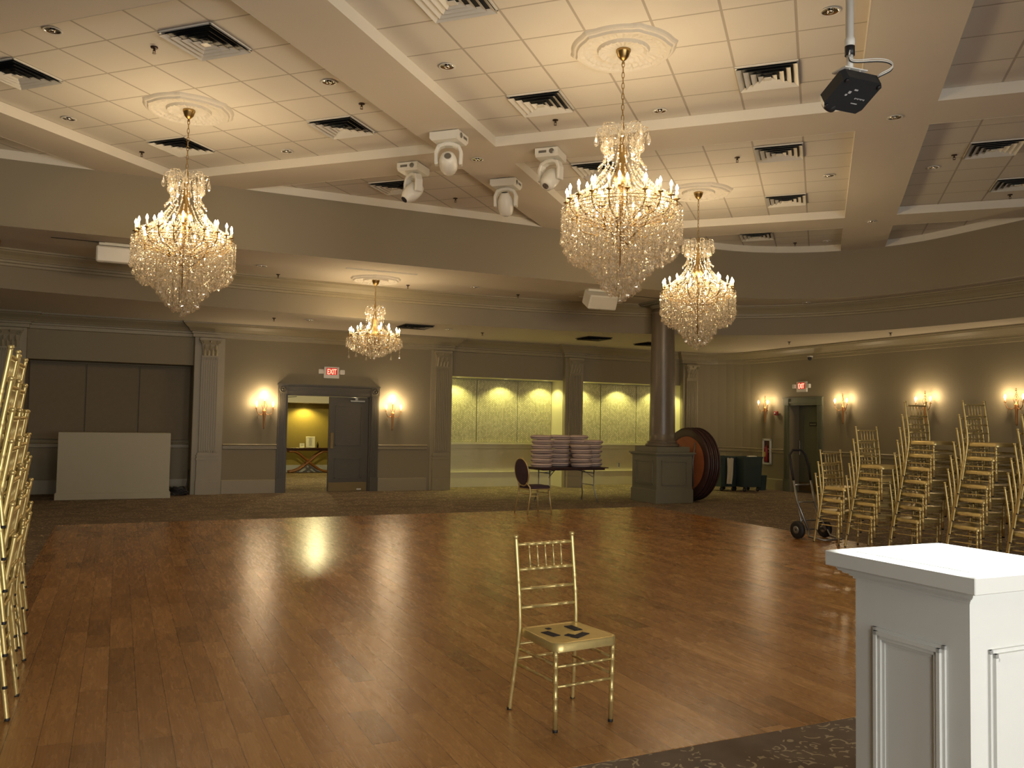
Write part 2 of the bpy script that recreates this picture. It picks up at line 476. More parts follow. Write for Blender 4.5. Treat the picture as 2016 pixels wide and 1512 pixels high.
# beams (z = ZC) with the tile trays cut in, clipped by the outline of the high ceiling
F1w = [XY(*p) for p in F1]
def clip(poly, x0, x1, y0, y1):
    for axis, lim, sg in ((0, x0, 1), (0, x1, -1), (1, y0, 1), (1, y1, -1)):
        out = []
        for i in range(len(poly)):
            a, b2 = poly[i-1], poly[i]
            da, db = sg*(a[axis]-lim), sg*(b2[axis]-lim)
            if (da >= 0) != (db >= 0):
                s = da/(da-db); out.append(tuple(a[j]+(b2[j]-a[j])*s for j in (0,1)))
            if db >= 0: out.append(b2)
        poly = out
        if len(poly) < 3: return None
    return poly
TX = [(-13.9,-9.63), (-8.86,-4.60), (-3.83,.40), (1.18,5.44), (6.2,10.5)]
TY = [(.45,4.75), (5.48,9.75), (10.48,14.80), (15.55,19.8)]
# tile grid origins found for each tray column / row
GX = [-8.2504-5.03, -8.2504, -3.236, 1.78, 6.8]
GY = [.61, 6.096, 11.09, 16.0]
bm = MB()
xs = [-20] + [a for t_ in TX for a in t_] + [20]
for i in range(0, len(xs), 2):
    pl = clip(F1w, xs[i], xs[i+1], -20, 40)
    if pl: bm.add([(*p, ZC) for p in pl], [tuple(range(len(pl)))])
ys = [-20] + [a for t_ in TY for a in t_] + [40]
for x0, x1 in TX:
    for j in range(0, len(ys), 2):
        pl = clip(F1w, x0, x1, ys[j], ys[j+1])
        if pl: bm.add([(*p, ZC) for p in pl], [tuple(range(len(pl)))])
struct('ceiling', bm, MT['soffit'], False, label='tan painted ceiling beams between the tile trays')
for i, (x0, x1) in enumerate(TX):
    for j, (y0, y1) in enumerate(TY):
        pl = clip(F1w, x0, x1, y0, y1)
        if not pl: continue
        mb = MB(); ox, oy = GX[i], GY[j]
        mb.add([(p[0]-ox, p[1]-oy, ZT) for p in pl], [tuple(range(len(pl)))], mi=0)
        n = len(pl)
        vs = [(p[0]-ox, p[1]-oy, ZC-.002) for p in pl] + [(p[0]-ox, p[1]-oy, ZT) for p in pl]
        mb.add(vs, [(k, (k+1) % n, n+(k+1) % n, n+k) for k in range(n)], mi=1)
        struct('ceiling', mb, [MT['tile'], MT['trayside']], False, (ox, oy, 0), label='recessed tray of white acoustic tiles')
# high fascia, ring ceilings, lower fascia
mb = MB(); n = len(F1)
mb.add([(*p, Z2) for p in F1] + [(*p, ZC) for p in F1], [(k, (k+1) % n, n+(k+1) % n, n+k) for k in range(n)], True)
struct('ceiling', mb, MT['fascia'], label='tall tan fascia dropping from the high ceiling')
struct('ceiling', ringstrip(F1, F2, Z2), MT['soffit'], label='middle ring of the stepped ceiling')
mb = MB(); n = len(F2)
mb.add([(*p, Z3) for p in F2] + [(*p, Z2) for p in F2], [(k, (k+1) % n, n+(k+1) % n, n+k) for k in range(n)], True)
struct('ceiling', mb, MT['fascia'], label='lower fascia of the stepped ceiling')
struct('ceiling', ringstrip(F2, OUT, Z3), MT['soffit'], label='low outer ring of the stepped ceiling')
CROWN = [(.17,0),(.17,-.025),(.15,-.035),(.145,-.05),(.10,-.10),(.07,-.15),(.065,-.165),(.045,-.17),(.045,-.205),(.02,-.215),(.02,-.25),(.0,-.262)]
struct('trim_1', sweep(F2, [(o, Z2+z) for o, z in CROWN], True, 1), MT['trim'], label='crown moulding along the lower ceiling fascia')

# walls
WP = [(UL,WV2),(-2.16,WV2),(-2.16,WV),(-1.62,WV),(-1.62,WV2),(1.36,WV2),(1.36,WV),(6.98,WV),(6.98,WV2),(9.96,WV2),(9.96,WV),(10.47,WV),(10.47,WV2),(13.5,WV2),(13.5,WV),(13.98,WV)]
arc = [(13.98+.92*math.sin(PI/2*k/8), 17.0+1.3*math.cos(PI/2*k/8)) for k in range(1, 9)]
RW = [(13.98,WV)] + arc + [(UR,VN)]
def wbox(mb, u0, u1, v0, v1, z0, z1): return mb.box(u0, u1, v0, v1, z0, z1)
mb = MB()
OP0, OP1, OPZ = 3.23, 5.07, 2.10      # double door opening
HN = 2.63
wbox(mb, UL-.3, -2.16, WV2, NB+.1, 0, Z3); wbox(mb, -2.16, -1.62, WV, NB+.1, 0, Z3)
wbox(mb, -1.62, 1.36, WV2, NB+.1, HN, Z3); wbox(mb, -1.62, 1.36, NB, NB+.1, 0, HN)
wbox(mb, 1.36, OP0, WV, WV+.2, 0, Z3); wbox(mb, 1.36, 1.96, WV+.2, NB+.1, 0, Z3)
wbox(mb, OP0, OP1, WV, WV+.2, OPZ, Z3); wbox(mb, OP1, 6.98, WV, WV+.2, 0, Z3)
wbox(mb, 6.4, 6.98, WV+.2, NB+.1, 0, Z3)
wbox(mb, 6.98, 9.96, WV2, NB+.1, HN, Z3); wbox(mb, 6.98, 9.96, NB, NB+.1, 0, HN)
wbox(mb, 9.96, 10.47, WV, NB+.1, 0, Z3)
wbox(mb, 10.47, 13.5, WV2, NB+.1, HN, Z3); wbox(mb, 10.47, 13.5, NB, NB+.1, 0, HN)
wbox(mb, 13.5, 13.98, WV, NB+.1, 0, Z3)
struct('wall_back', mb, MT['wall'], label='taupe back wall with niches and pilasters')
mb = MB()
pr = [(p[0], p[1]) for p in RW]
DU0, DU1 = 14.90, 15.9    # exit door opening spans v 14.95..15.87 on the right wall
# curved and straight right wall, split around the door opening
def wallstrip(mb, path, z0, z1):
    n = len(path)
    mb.add([(*p, z0) for p in path] + [(*p, z1) for p in path], [(k, k+1, n+k+1, n+k) for k in range(n-1)])
wallstrip(mb, [(13.98,WV)] + arc + [(UR,15.86)], 0, Z3)
wallstrip(mb, [(UR,15.86),(UR,14.94)], 2.12, Z3)
wallstrip(mb, [(UR,14.94),(UR,VN)], 0, Z3)
wallstrip(mb, [(UR,15.86),(UR+.35,15.86),(UR+.35,14.94),(UR,14.94)], 0, 2.12)
mb.add([(UR,15.86,2.12),(UR+.35,15.86,2.12),(UR+.35,14.94,2.12),(UR,14.94,2.12)], [(0,1,2,3)])
struct('wall_right', mb, MT['wall'], label='taupe wall curving along the right side')
mb = MB(); mb.box(UL-.15, UL, VN, NB, 0, Z3); struct('wall_left', mb, MT['wall'], label='taupe wall behind the left chair stacks')
# near wall; unseen windows added to bring daylight from behind the camera
mb = MB()
WIN = [(-1.6,.2),(1.4,3.2),(4.4,6.2)]
e = [UL-.15] + [a for w_ in WIN for a in w_] + [UR]
for i in range(0, len(e), 2): mb.box(e[i], e[i+1], VN-.2, VN, 0, Z3)
for a, b2 in WIN: mb.box(a, b2, VN-.2, VN, 0, .7); mb.box(a, b2, VN-.2, VN, 2.6, Z3)
struct('wall_front', mb, MT['wall'], label='near wall with three windows')
for i, (a, b2) in enumerate(WIN):
    mb = MB()
    for x in (a, (a+b2)/2-.03, b2-.06): mb.box(x, x+.06, VN-.14, VN-.04, .7, 2.6)
    for z in (.7, 1.62, 2.54): mb.box(a, b2, VN-.14, VN-.04, z, z+.06)
    struct('window_%d' % (i+1), mb, MT['white'], label='white framed window in the near wall')

CR2 = [(.24,0),(.24,-.03),(.215,-.04),(.205,-.06),(.14,-.115),(.10,-.165),(.095,-.18),(.06,-.185),(.06,-.22),(.035,-.228),(.035,-.29),(.0,-.30)]
full = WP + arc + [(UR, VN)]
struct('trim_2', sweep(full, [(o, Z3+z) for o, z in CR2], False, -1), MT['trim'], label='crown moulding at the top of the walls')
RAIL = [(0,1.03),(.03,1.025),(.045,1.01),(.03,.99),(.018,.985),(.018,.955),(.03,.95),(.03,.925),(0,.915)]
def rails(paths):
    mb = MB()
    for p in paths:
        q = sweep(p, RAIL, False, -1); mb.add(q.v, q.f)
    return mb
struct('trim_3', rails([[(UL,WV2),(-2.16,WV2)], [(1.96,WV),(3.05,WV)], [(5.25,WV),(6.4,WV)], [(-1.62,NB),(1.36,NB)]]), MT['trim'], label='chair rail on the back wall')
struct('trim_4', rails([[(13.98,WV)]+arc+[(UR,16.04)], [(UR,14.76),(UR,VN)]]), MT['trim'], label='chair rail on the right wall')
BASE = [(0,.285),(.012,.28),(.018,.265),(.02,0)]
def bases(paths):
    mb = MB()
    for p in paths:
        q = sweep(p, BASE, False, -1); mb.add(q.v, q.f)
    return mb
struct('baseboard_back', bases([[(UL,WV2),(-2.16,WV2)], [(-1.62,NB),(1.36,NB)], [(1.96,WV),(3.05,WV)], [(5.25,WV),(6.4,WV)]]), MT['trim'])
struct('baseboard_right', bases([[(13.98,WV)]+arc+[(UR,16.04)], [(UR,14.76),(UR,VN)]]), MT['trim'])

mb = MB()
for a, b2 in ((6.98,9.96),(10.47,13.5)):
    mb.box(a, b2, NB-.004, NB, 0, HN); mb.box(a, a+.004, WV2-.02, NB, 0, HN); mb.box(b2-.004, b2, WV2-.02, NB, 0, HN); mb.box(a, b2, WV2-.0, NB, HN-.004, HN)
struct('wall_niche', mb, MT['niche'], label='pale lining of the two lit niches')
# niches: ledge, tall base, fabric panels with seams
def niche(u0, u1, lit, idx):
    mb = MB()
    if lit:
        mb.box(u0, u1, NB-.10, NB, 1.03, 1.075); mb.box(u0, u1, NB-.07, NB, .99, 1.03); mb.box(u0, u1, NB-.05, NB, .93, .99)
        mb.box(u0, u1, NB-.06, NB, 0, .34); mb.box(u0, u1, NB-.075, NB, .34, .36)
        struct('trim_%d' % idx, mb, MT['niche'], label='ledge and tall base inside the lit niche')
niche(6.98, 9.96, True, 5); niche(10.47, 13.5, True, 6)
def panels(u0, u1, seams, m, lab, z0=1.08):
    e = [u0] + seams + [u1]
    for i in range(len(e)-1):
        mb = MB(); mb.box(e[i]+.008, e[i+1]-.008, NB-.045, NB-.001, z0, HN-.02, bev=.012)
        o = struct('wall_panel', mb, m, label=lab % ('left','middle','right')[i])
panels(6.98, 9.96, [7.9, 9.0], MT['fabric'], 'shimmering fabric panel at the %s of the first lit niche')
panels(10.47, 13.5, [11.4, 12.5], MT['fabric'], 'shimmering fabric panel at the %s of the second lit niche')
panels(-1.62, 1.36, [-.62, .36], MT['greyfabric'], 'dark fabric panel at the %s of the unlit recess')

# pilasters
def pilaster(uc, v, name, lab, w=.36, back=.52):
    mb = MB()
    d = .035
    mb.box(uc-back/2, uc+back/2, v-.02, v, 0, Z3-.30)
    mb.box(uc-w/2-.03, uc+w/2+.03, v-.10, v-.02, 0, .27); mb.box(uc-w/2-.02, uc+w/2+.02, v-.085, v-.02, .27, .70)
    for z0, z1, e_ in ((.70,.74,.035), (.74,.775,.02), (.775,.80,.03), (.80,.845,.012)):
        mb.box(uc-w/2-e_, uc+w/2+e_, v-.07-e_, v-.02, z0, z1)
    # fluted shaft
    n = 7; zz0, zz1 = .845, 2.80; ww = w-.05; x = uc-ww/2
    mb.box(uc-ww/2, uc+ww/2, v-.055, v-.02, zz0, zz1)
    st = ww/n
    for k in range(n+1):
        mb.box(x+k*st-.010, x+k*st+.010, v-.07, v-.055, zz0, zz1)
    mb.box(uc-ww/2, uc+ww/2, v-.07, v-.055, zz0, zz0+.05); mb.box(uc-ww/2, uc+ww/2, v-.07, v-.055, zz1-.05, zz1)
    mb.box(uc-ww/2-.012, uc+ww/2+.012, v-.078, v-.02, zz1, zz1+.03)
    # corinthian capital: flaring bell, acanthus leaves, volutes, abacus
    z = zz1+.03
    P = [(ww/2, .075), (ww/2-.005, .08), (ww/2+.015, .10), (ww/2+.05, .13)]; H = [0, .12, .23, .31]
    vs = []; fs = []
    for (hw, dp), h in zip(P, H):
        vs += [(uc-hw, v-.02, z+h), (uc-hw, v-dp, z+h), (uc+hw, v-dp, z+h), (uc+hw, v-.02, z+h)]
    for i in range(3):
        for k in range(3): fs.append((i*4+k, i*4+k+1, i*4+4+k+1, i*4+4+k))
    mb.add(vs, fs, False)
    for row, cnt, hh in ((0, 4, .13), (.10, 3, .13)):
        for k in range(cnt):
            x = uc + (k-(cnt-1)/2)*ww/cnt*1.0
            mb.add([(x-.032, v-.08, z+row), (x+.032, v-.08, z+row), (x+.04, v-.105, z+row+hh*.6), (x, v-.135, z+row+hh), (x-.04, v-.105, z+row+hh*.6), (x, v-.10, z+row)],
                   [(0,5,3,4), (5,1,2,3)])
    for sx in (-1, 1):
        cx = uc + sx*(ww/2+.0); pts = []
        for k in range(14):
            a = k/13*2.6*PI; r = .045*(1-k/16)
            pts.append((cx+sx*r*math.cos(a)*1, v-.13, z+.255+r*math.sin(a)))
        mb.tube(pts, .009, 5)
    mb.octa((uc, v-.13, z+.29), .03, .03)
    mb.box(uc-ww/2-.06, uc+ww/2+.06, v-.145, v-.02, z+.31, z+.335); mb.box(uc-ww/2-.05, uc+ww/2+.05, v-.13, v-.02, z+.335, z+.36)
    struct(name, mb, MT['trim'], label=lab)
pilaster(-1.89, WV, 'trim_7', 'fluted pilaster left of the unlit recess', back=.53)
pilaster(1.66, WV, 'trim_8', 'fluted pilaster between the unlit recess and the double door', back=.58)
pilaster(6.72, WV, 'trim_9', 'fluted pilaster left of the first lit niche', back=.52)
pilaster(10.215, WV, 'trim_10', 'fluted pilaster between the two lit niches', back=.50)
pilaster(13.75, WV, 'trim_11', 'fluted pilaster right of the second lit niche', back=.48)

# ------------------------------------------------------------------ double door and the corridor beyond
mb = MB()
def casing(mb, u0, u1, v, ztop, w=.18):
    for a, b2 in ((u0-w, u0), (u1, u1+w)):
        mb.box(a, b2, v-.03, v, 0, ztop+w)
        n = 5
        for k in range(n):
            x = a+.02+(w-.04)*(k+.5)/n
            mb.box(x-.009, x+.009, v-.042, v-.03, .32, ztop)
        mb.box(a-.005, b2+.005, v-.05, v, 0, .3)
        mb.box(a-.004, b2+.004, v-.05, v, ztop, ztop+w)
        pts = [((a+b2)/2+.055*math.cos(2*PI*k/16), v-.052, ztop+w/2+.055*math.sin(2*PI*k/16)) for k in range(16)]
        mb.tube(pts, .012, 5, closed=True); mb.octa(((a+b2)/2, v-.052, ztop+w/2), .03, .03)
    mb.box(u0, u1, v-.03, v, ztop, ztop+w); mb.box(u0, u1, v-.042, v, ztop+.03, ztop+.06); mb.box(u0, u1, v-.042, v, ztop+w-.06, ztop+w-.03)
    mb.box(u0-w-.02, u1+w+.02, v-.06, v, ztop+w, ztop+w+.03)
    mb.box(u0-.0, u0+.03, v, v+.2, 0, ztop); mb.box(u1-.03, u1, v, v+.2, 0, ztop); mb.box(u0, u1, v, v+.2, ztop-.03, ztop)
casing(mb, OP0, OP1, WV, OPZ)
struct('trim_12', mb, MT['door'], label='dark fluted casing of the double door')
def door_leaf(w, h=2.06, m=None, sign=1):
    """leaf from x 0..w (sign flips), y thickness .045, panels both faces"""
    mb = MB(); mb.box(0, w*sign if sign > 0 else 0, 0, .045, .008, h) if sign > 0 else mb.box(-w, 0, 0, .045, .008, h)
    x0, x1 = (.14, w-.14) if sign > 0 else (-w+.14, -.14)
    for y0, y1 in ((-.012, 0), (.045, .057)):
        for z0, z1 in ((.28,.72), (1.0,1.88)):
            t_ = .025
            mb.box(x0, x1, y0, y1, z0, z0+t_); mb.box(x0, x1, y0, y1, z1-t_, z1); mb.box(x0, x0+t_, y0, y1, z0, z1); mb.box(x1-t_, x1, y0, y1, z0, z1)
    return mb
# closed right leaf
lw = .88
r = link('door_1', None, None, (*XY(OP1-.03, WV+.06), 0), (0,0,UVROT)); r['kind'] = 'structure'
r['label'] = 'closed right leaf of the dark double door'
part('door_leaf', door_leaf(lw, sign=-1), MT['door'], r)
q = MB(); q.box(-lw+.02, -.02, -.018, -.012, .01, .20); part('kick_plate', q, MT['brasskick'], r, label='worn brass kick plate')
q = MB(); q.box(-lw+.035, -lw+.11, -.02, -.002, .93, 1.28, bev=.006); part('push_plate', q, MT['brasskick'], r, label='tarnished push plate')
q = MB(); q.box(-.42, -.10, -.06, -.004, 1.955, 2.0, bev=.008); q.box(-.32, -.26, -.05, -.02, 2.0, 2.06)
q.tube([(-.3,-.05,2.05),(-.5,-.10,2.055),(-.2,-.04,2.06)], .008, 5); part('door_closer', q, MT['steel'], r)
q = MB(); q.box(-.24, -.14, -.045, -.012, .03, .06, bev=.005); part('door_stop', q, MT['white'], r, label='white kick-down door stop')
# open left leaf swung into the corridor
r = link('door_2', None, None, (*XY(OP0+.03, WV+.16), 0), (0,0,UVROT+math.radians(93))); r['kind'] = 'structure'
r['label'] = 'open left leaf of the dark double door'
part('door_leaf', door_leaf(lw), MT['door'], r)
q = MB(); q.tube([(.42,-.03,2.03),(.25,-.12,2.04),(.02,-.22,2.05)], .008, 5); q.box(.3,.6,-.05,-.004,1.96,2.0); part('door_closer', q, MT['steel'], r)

# corridor
CB = 25.4
mb = MB(); mb.box(1.9, 8.2, CB, CB+.1, 0, 2.8)
struct('wall_corridor', mb, MT['greenwall'], label='olive wall of the corridor beyond the door')
mb = MB(); mb.box(1.8, 1.9, WV+.2, CB+.1, 0, 2.8); mb.box(8.2, 8.3, NB+.1, CB+.1, 0, 2.8)
struct('wall_corridor', mb, MT['greenwall'], label='side walls of the corridor')
mb = MB(); mb.box(1.9, 8.2, NB+.1, CB, 2.8, 2.9); mb.box(1.96, 6.4, WV+.2, NB+.1, 2.8, 2.9)
struct('ceiling', mb, MT['trayside'], label='corridor ceiling')
mb = MB(); mb.box(1.9, 8.2, CB-.75, CB, 2.04, 2.8)
struct('ceiling', mb, MT['trayside'], label='pale bulkhead in the corridor')
mb = MB(); mb.box(1.9, 8.2, CB-.02, CB, 0, .21); struct('baseboard_corridor', mb, MT['white'])
t_ = thing('console_table', 'dark topped console table with curved crossed wooden legs in the corridor', 'table', (*XY(5.12, CB-.27), 0), UVROT)
q = MB(); q.box(-.72,.72,-.18,.18,.69,.73,bev=.006); q.box(-.66,.66,-.15,.15,.645,.69); part('table_top', q, MT['console'], t_)
for sy in (-1, 1):
    for sx in (-1, 1):
        pts = [(sx*(-.60), .0, .62), (sx*(-.42), 0, .63), (sx*(-.25), 0, .54), (0, 0, .32), (sx*.28, 0, .11), (sx*.45, 0, .045), (sx*.58, 0, .03)]
        # smooth
        P2 = []
        for i in range(len(pts)-1):
            for k in range(4):
                s_ = k/4; P2.append(tuple(pts[i][j]*(1-s_)+pts[i+1][j]*s_ for j in range(3)))
        P2.append(pts[-1])
        q = MB(); q.tube([(a, sy*.11, c) for a, b2, c in P2], [.030 + .012*abs(i/len(P2)-.5) for i in range(len(P2))], 8)
        part('leg', q, MT['consoleleg'], t_)
t_ = thing('framed_sign', 'white framed printed sign standing on the corridor console table', 'sign', (*XY(5.17, CB-.26), .731), UVROT)
q = MB(); q.box(-.135,.135,-.012,.012,0,.33,bev=.004, M=Matrix.Rotation(-.12,4,'X')); part('frame', q, MT['paper'], t_)
q = MB()
M_ = Matrix.Rotation(-.12,4,'X')
for k in range(11):
    w_ = .09 if k == 0 else random.uniform(.03,.075); z_ = .285-k*.022
    q.box(-w_, w_, -.0145, -.012, z_, z_+(.010 if k == 0 else .005), M=M_)
part('printing', q, MT['ink'], t_)
t_ = thing('table_card', 'small white card in a clear stand left of the framed sign', 'card', (*XY(4.92, CB-.28), .731), UVROT)
q = MB(); q.box(-.085,.085,-.04,.04,0,.012); q.box(-.07,.07,-.006,.006,.012,.13, M=Matrix.Rotation(-.1,4,'X')); part('card', q, MT['paper'], t_)
q = MB(); q.box(-.03,.03,-.009,-.006,.075,.085, M=Matrix.Rotation(-.1,4,'X')); q.box(-.02,.02,-.009,-.006,.055,.06, M=Matrix.Rotation(-.1,4,'X')); part('printing', q, MT['ink'], t_)
t_ = thing('pump_bottle', 'small dark pump bottle right of the framed sign', 'bottle', (*XY(5.39, CB-.22), .731), UVROT)
q = MB(); q.lathe([(.026,0),(.03,.01),(.03,.11),(.014,.13),(.012,.145)], n=12); part('bottle_body', q, MT['glassdark'], t_)
q = MB(); q.lathe([(.015,.145),(.015,.165),(.005,.17),(.005,.185)], n=8); q.box(-.004,.03,-.005,.005,.183,.19); part('pump', q, MT['dark'], t_)
t_ = thing('downlight', 'glowing recessed downlight under the corridor bulkhead', 'light', (*XY(5.0, CB-.30), 2.04), 0)
q = MB(); q.lathe([(.085,0),(.09,-.012),(.06,-.014),(.055,-.002)], n=20, cap=False); part('trim_ring', q, MT['vent'], t_)
q = MB(); q.lathe([(.056,-.004),(.056,-.006)], n=20); part('lens', q, MT['downlight'], t_)

t_ = thing('recessed_downlight', 'corridor ceiling downlight behind the wall, above the door view', 'light', (*XY(4.6, 21.4), 2.79), 0)
q = MB(); q.lathe([(.085,0),(.09,-.012),(.06,-.014),(.055,-.002)], n=20, cap=False); part('trim_ring', q, MT['vent'], t_)
l_ = bpy.data.lights.new('corridor_lamp', 'POINT'); l_.energy = 110; l_.color = (1.0,.86,.42); l_.shadow_soft_size = .06  # unseen lamp added to brighten the corridor
o_ = bpy.data.objects.new('corridor_lamp', l_); COL.objects.link(o_); o_.location = (0,0,-.08); o_.parent = t_
# ------------------------------------------------------------------ exit door in the right wall
mb = MB()
def casing_r(mb):
    w = .17; V0, V1 = 14.94, 15.86; zt = 2.10
    for a, b2 in ((V0-w, V0), (V1, V1+w)):
        mb.box(UR-.03, UR, a, b2, 0, zt+w)
        for k in range(4):
            y = a+.02+(w-.04)*(k+.5)/4; mb.box(UR-.042, UR-.03, y-.009, y+.009, .3, zt)
        mb.box(UR-.05, UR, a-.004, b2+.004, 0, .3); mb.box(UR-.05, UR, a-.004, b2+.004, zt, zt+w)
    mb.box(UR-.03, UR, V0, V1, zt, zt+w); mb.box(UR-.045, UR, V0, V1, zt+.05, zt+.09)
    mb.box(UR-.06, UR, V0-w-.02, V1+w+.02, zt+w, zt+w+.025)
casing_r(mb)
struct('trim_13', mb, MT['door2'], label='grey green casing of the exit door')
r = link('door_3', None, None, (*XY(UR+.30, 15.86), 0), (0,0,UVROT-PI/2)); r['kind'] = 'structure'
r['label'] = 'grey green panelled exit door'
part('door_leaf', door_leaf(.90, 2.10), MT['door2'], r)
q = MB(); q.box(.03,.87,-.018,-.012,.03,.24); part('kick_plate', q, MT['brasskick'], r, label='yellowish kick plate')
q = MB(); q.box(.045,.075,-.05,-.002,.9,1.25,bev=.006); part('door_handle', q, MT['chrome'], r)
q = MB(); q.box(.36,.60,-.016,-.012,1.60,1.70); part('door_sign', q, MT['dark'], r)
q = MB()
for k, wd in enumerate((.03,.022,.03,.018,.026,.024)):
    q.box(.385+k*.033, .385+k*.033+wd*.8, -.0175, -.016, 1.63, 1.665)
part('sign_lettering', q, MT['ink'], r)
q = MB(); q.box(0,.9,-.05,.0,0,.012); part('threshold', q, MT['chrome'], r)

# ------------------------------------------------------------------ round column
co = link('column', None, None, (*XY(10.17, 14.47), 0), (0,0,UVROT)); co['kind'] = 'structure'; co['label'] = 'big round column on a panelled square pedestal'
mb = MB()
mb.box(-.455,.455,-.455,.455,0,.27,bev=.006); mb.box(-.435,.435,-.435,.435,.27,.95)
mb.box(-.44,.44,-.44,.44,.27,.29)
for z0, z1, w_ in ((.95,.965,.445),(.965,.985,.465),(.985,1.01,.49),(1.01,1.02,.48)): mb.box(-w_,w_,-w_,w_,z0,z1)
mb.box(-.40,.40,-.40,.40,1.02,1.13,bev=.004)
for k in range(4):
    Mk = Matrix.Rotation(k*PI/2,4,'Z')
    for a, b2, c, d in ((-.31,.31,.36,.39),(-.31,.31,.83,.86),(-.31,-.28,.36,.86),(.28,.31,.36,.86)):
        mb.box(a,b2,-.452,-.433,c,d,M=Mk)
part('pedestal', mb, MT['pedestal'], co)
mb = MB(); mb.lathe([(.33,1.13),(.345,1.145),(.345,1.165),(.33,1.18),(.30,1.19),(.295,1.20),(.305,1.21),(.305,1.225),(.285,1.235),(.268,1.25),(.262,1.4),(.255,2.4),(.238,3.3),(.225,3.86),(.225,3.87),(.235,3.88),(.235,3.90),(.222,3.91),(.222,3.96)], n=40)
part('shaft', mb, MT['shaft'], co)
mb = MB(); mb.lathe([(.225,3.96),(.245,3.98),(.27,4.01),(.28,4.035)], n=32); mb.box(-.33,.33,-.33,.33,4.035,4.07); mb.box(-.36,.36,-.36,.36,4.07,4.11)
part('capital', mb, MT['pedestal'], co)

# ------------------------------------------------------------------ chiavari chairs
def cyl(mb, p0, p1, r, n=7, nodes=()):
    """bamboo style rod with raised rings at the given fractions"""
    p0 = Vector(p0); p1 = Vector(p1); pts = []; rs = []
    st = sorted([(0, r), (1, r)] + [x for f in nodes for x in ((f-.022, r), (f-.012, r*1.28), (f, r*.95), (f+.012, r*1.28), (f+.022, r))])
    for f, rr in st: pts.append(p0.lerp(p1, f)); rs.append(rr)
    mb.tube(pts, rs, n)
REAR = [(-.235,0),(-.222,.10),(-.205,.22),(-.188,.34),(-.178,.43),(-.178,.50),(-.186,.60),(-.202,.72),(-.22,.84),(-.232,.925)]
def ry(z):
    for (y0, z0), (y1, z1) in zip(REAR, REAR[1:]):
        if z0 <= z <= z1: return y0 + (y1-y0)*(z-z0)/(z1-z0)
    return REAR[-1][0]
def chair_meshes():
    G = MT['gold']; out = []
    # seat with apron, slightly narrower at the back and rounded corners
    def outline(gr=0):
        P = []
        c = [(-.193,.20,.045,PI/2), (-.175,-.18,.03,PI), (.175,-.18,.03,3*PI/2), (.193,.20,.045,0)]
        for x, y, r_, a0 in c:
            sx = 1 if x > 0 else -1; sy = 1 if y > 0 else -1
            for k in range(5):
                a = a0 + PI/2*k/4
                P.append((x-sx*r_+(r_+gr)*math.cos(a), y-sy*r_+(r_+gr)*math.sin(a)))
        return P
    O = outline(); n = len(O)
    # bow the sides a little outward
    O = [(x*(1+.03*math.cos(y/.2*1.3)), y + .008*math.cos(x/.2*1.4)*(1 if y > 0 else 0)) for x, y in O]
    mb = MB(); ins = [(x*.955, y*.955) for x, y in O]; ins2 = [(x*.90, y*.90) for x, y in O]
    vs = [(x,y,.405) for x,y in O] + [(x,y,.446) for x,y in O] + [(x,y,.450) for x,y in ins] + [(x,y,.447) for x,y in ins2]
    fs = []
    for L in range(3):
        for k in range(n): fs.append((L*n+k, L*n+(k+1) % n, (L+1)*n+(k+1) % n, (L+1)*n+k))
    mb.add(vs, fs, True); mb.add([(x,y,.447) for x,y in ins2], [tuple(range(n))]); mb.add([(x,y,.41) for x,y in O], [tuple(range(n))[::-1]])
    out.append(('seat', mb.mesh('seat', G)))
    for sx in (-1, 1):   # front legs
        mb = MB(); cyl(mb, (sx*.172,.168,.0), (sx*.178,.172,.41), .0125, 8, (.28,.42,.62,.80,.93))
        mb.lathe([(.010,-.002),(.0135,.0),(.0135,.014)], (sx*.172,.168,.002), 8, mi=1)
        out.append(('leg', mb.mesh('leg', [G, MT['rubber']])))
    for sx in (-1, 1):   # rear leg runs up into the back post
        pts = []; rs = []
        Zs = [.0,.10,.22,.34,.43,.50,.60,.72,.84,.925]
        nd = {.13,.20,.28,.36}
        z = 0
        while z <= .9251:
            x = sx*(.206 - .024*min(z/.45,1) + .002*max(0,(z-.45)/.47))
            rr = .0125*(1.25 if any(abs(z-q) < .006 for q in (.16,.24,.33,.62,.70)) else 1)*(1 if z < .9 else .95)
            pts.append((x, ry(z), z)); rs.append(rr); z += .0125
        mb = MB(); mb.tube(pts, rs, 8)
        mb.lathe([(.0125,-.006),(.016,.0),(.016,.008),(.011,.014)], (pts[-1][0], pts[-1][1], .925), 8)
        mb.lathe([(.010,-.002),(.0135,.0),(.0135,.014)], (pts[0][0], pts[0][1], .002), 8, mi=1)
        out.append(('back_post', mb.mesh('back_post', [G, MT['rubber']])))
    mb = MB()
    for z, nn in ((.885,(.13,.27,.42,.57,.72,.87)), (.752,(.13,.27,.42,.57,.72,.87)), (.650,(.2,.35,.8)), (.552,(.15,.32,.8))):
        cyl(mb, (-.175, ry(z), z), (.175, ry(z), z), .0095, 7, nn)
    out.append(('backrest', mb.mesh('backrest', G)))
    for k in range(5):
        x = (k-2)*.052
        mb = MB(); cyl(mb, (x, ry(.885), .885), (x*.98, ry(.752), .752), .0058, 6, (.12,.88))
        out.append(('spindle', mb.mesh('spindle', G)))
    for sx in (-1, 1):
        mb = MB()
        for zf, zr in ((.335,.335), (.25,.25)):
            cyl(mb, (sx*.174,.168,zf), (sx*.182, ry(zr), zr), .008, 6, (.25,.5,.75))
        out.append(('side_stretcher', mb.mesh('side_stretcher', G)))
    mb = MB()
    for z in (.325,.225): cyl(mb, (-.172,.169,z), (.172,.169,z), .008, 6, (.17,.34,.5,.66,.83))
    out.append(('front_stretcher', mb.mesh('front_stretcher', G)))
    mb = MB()
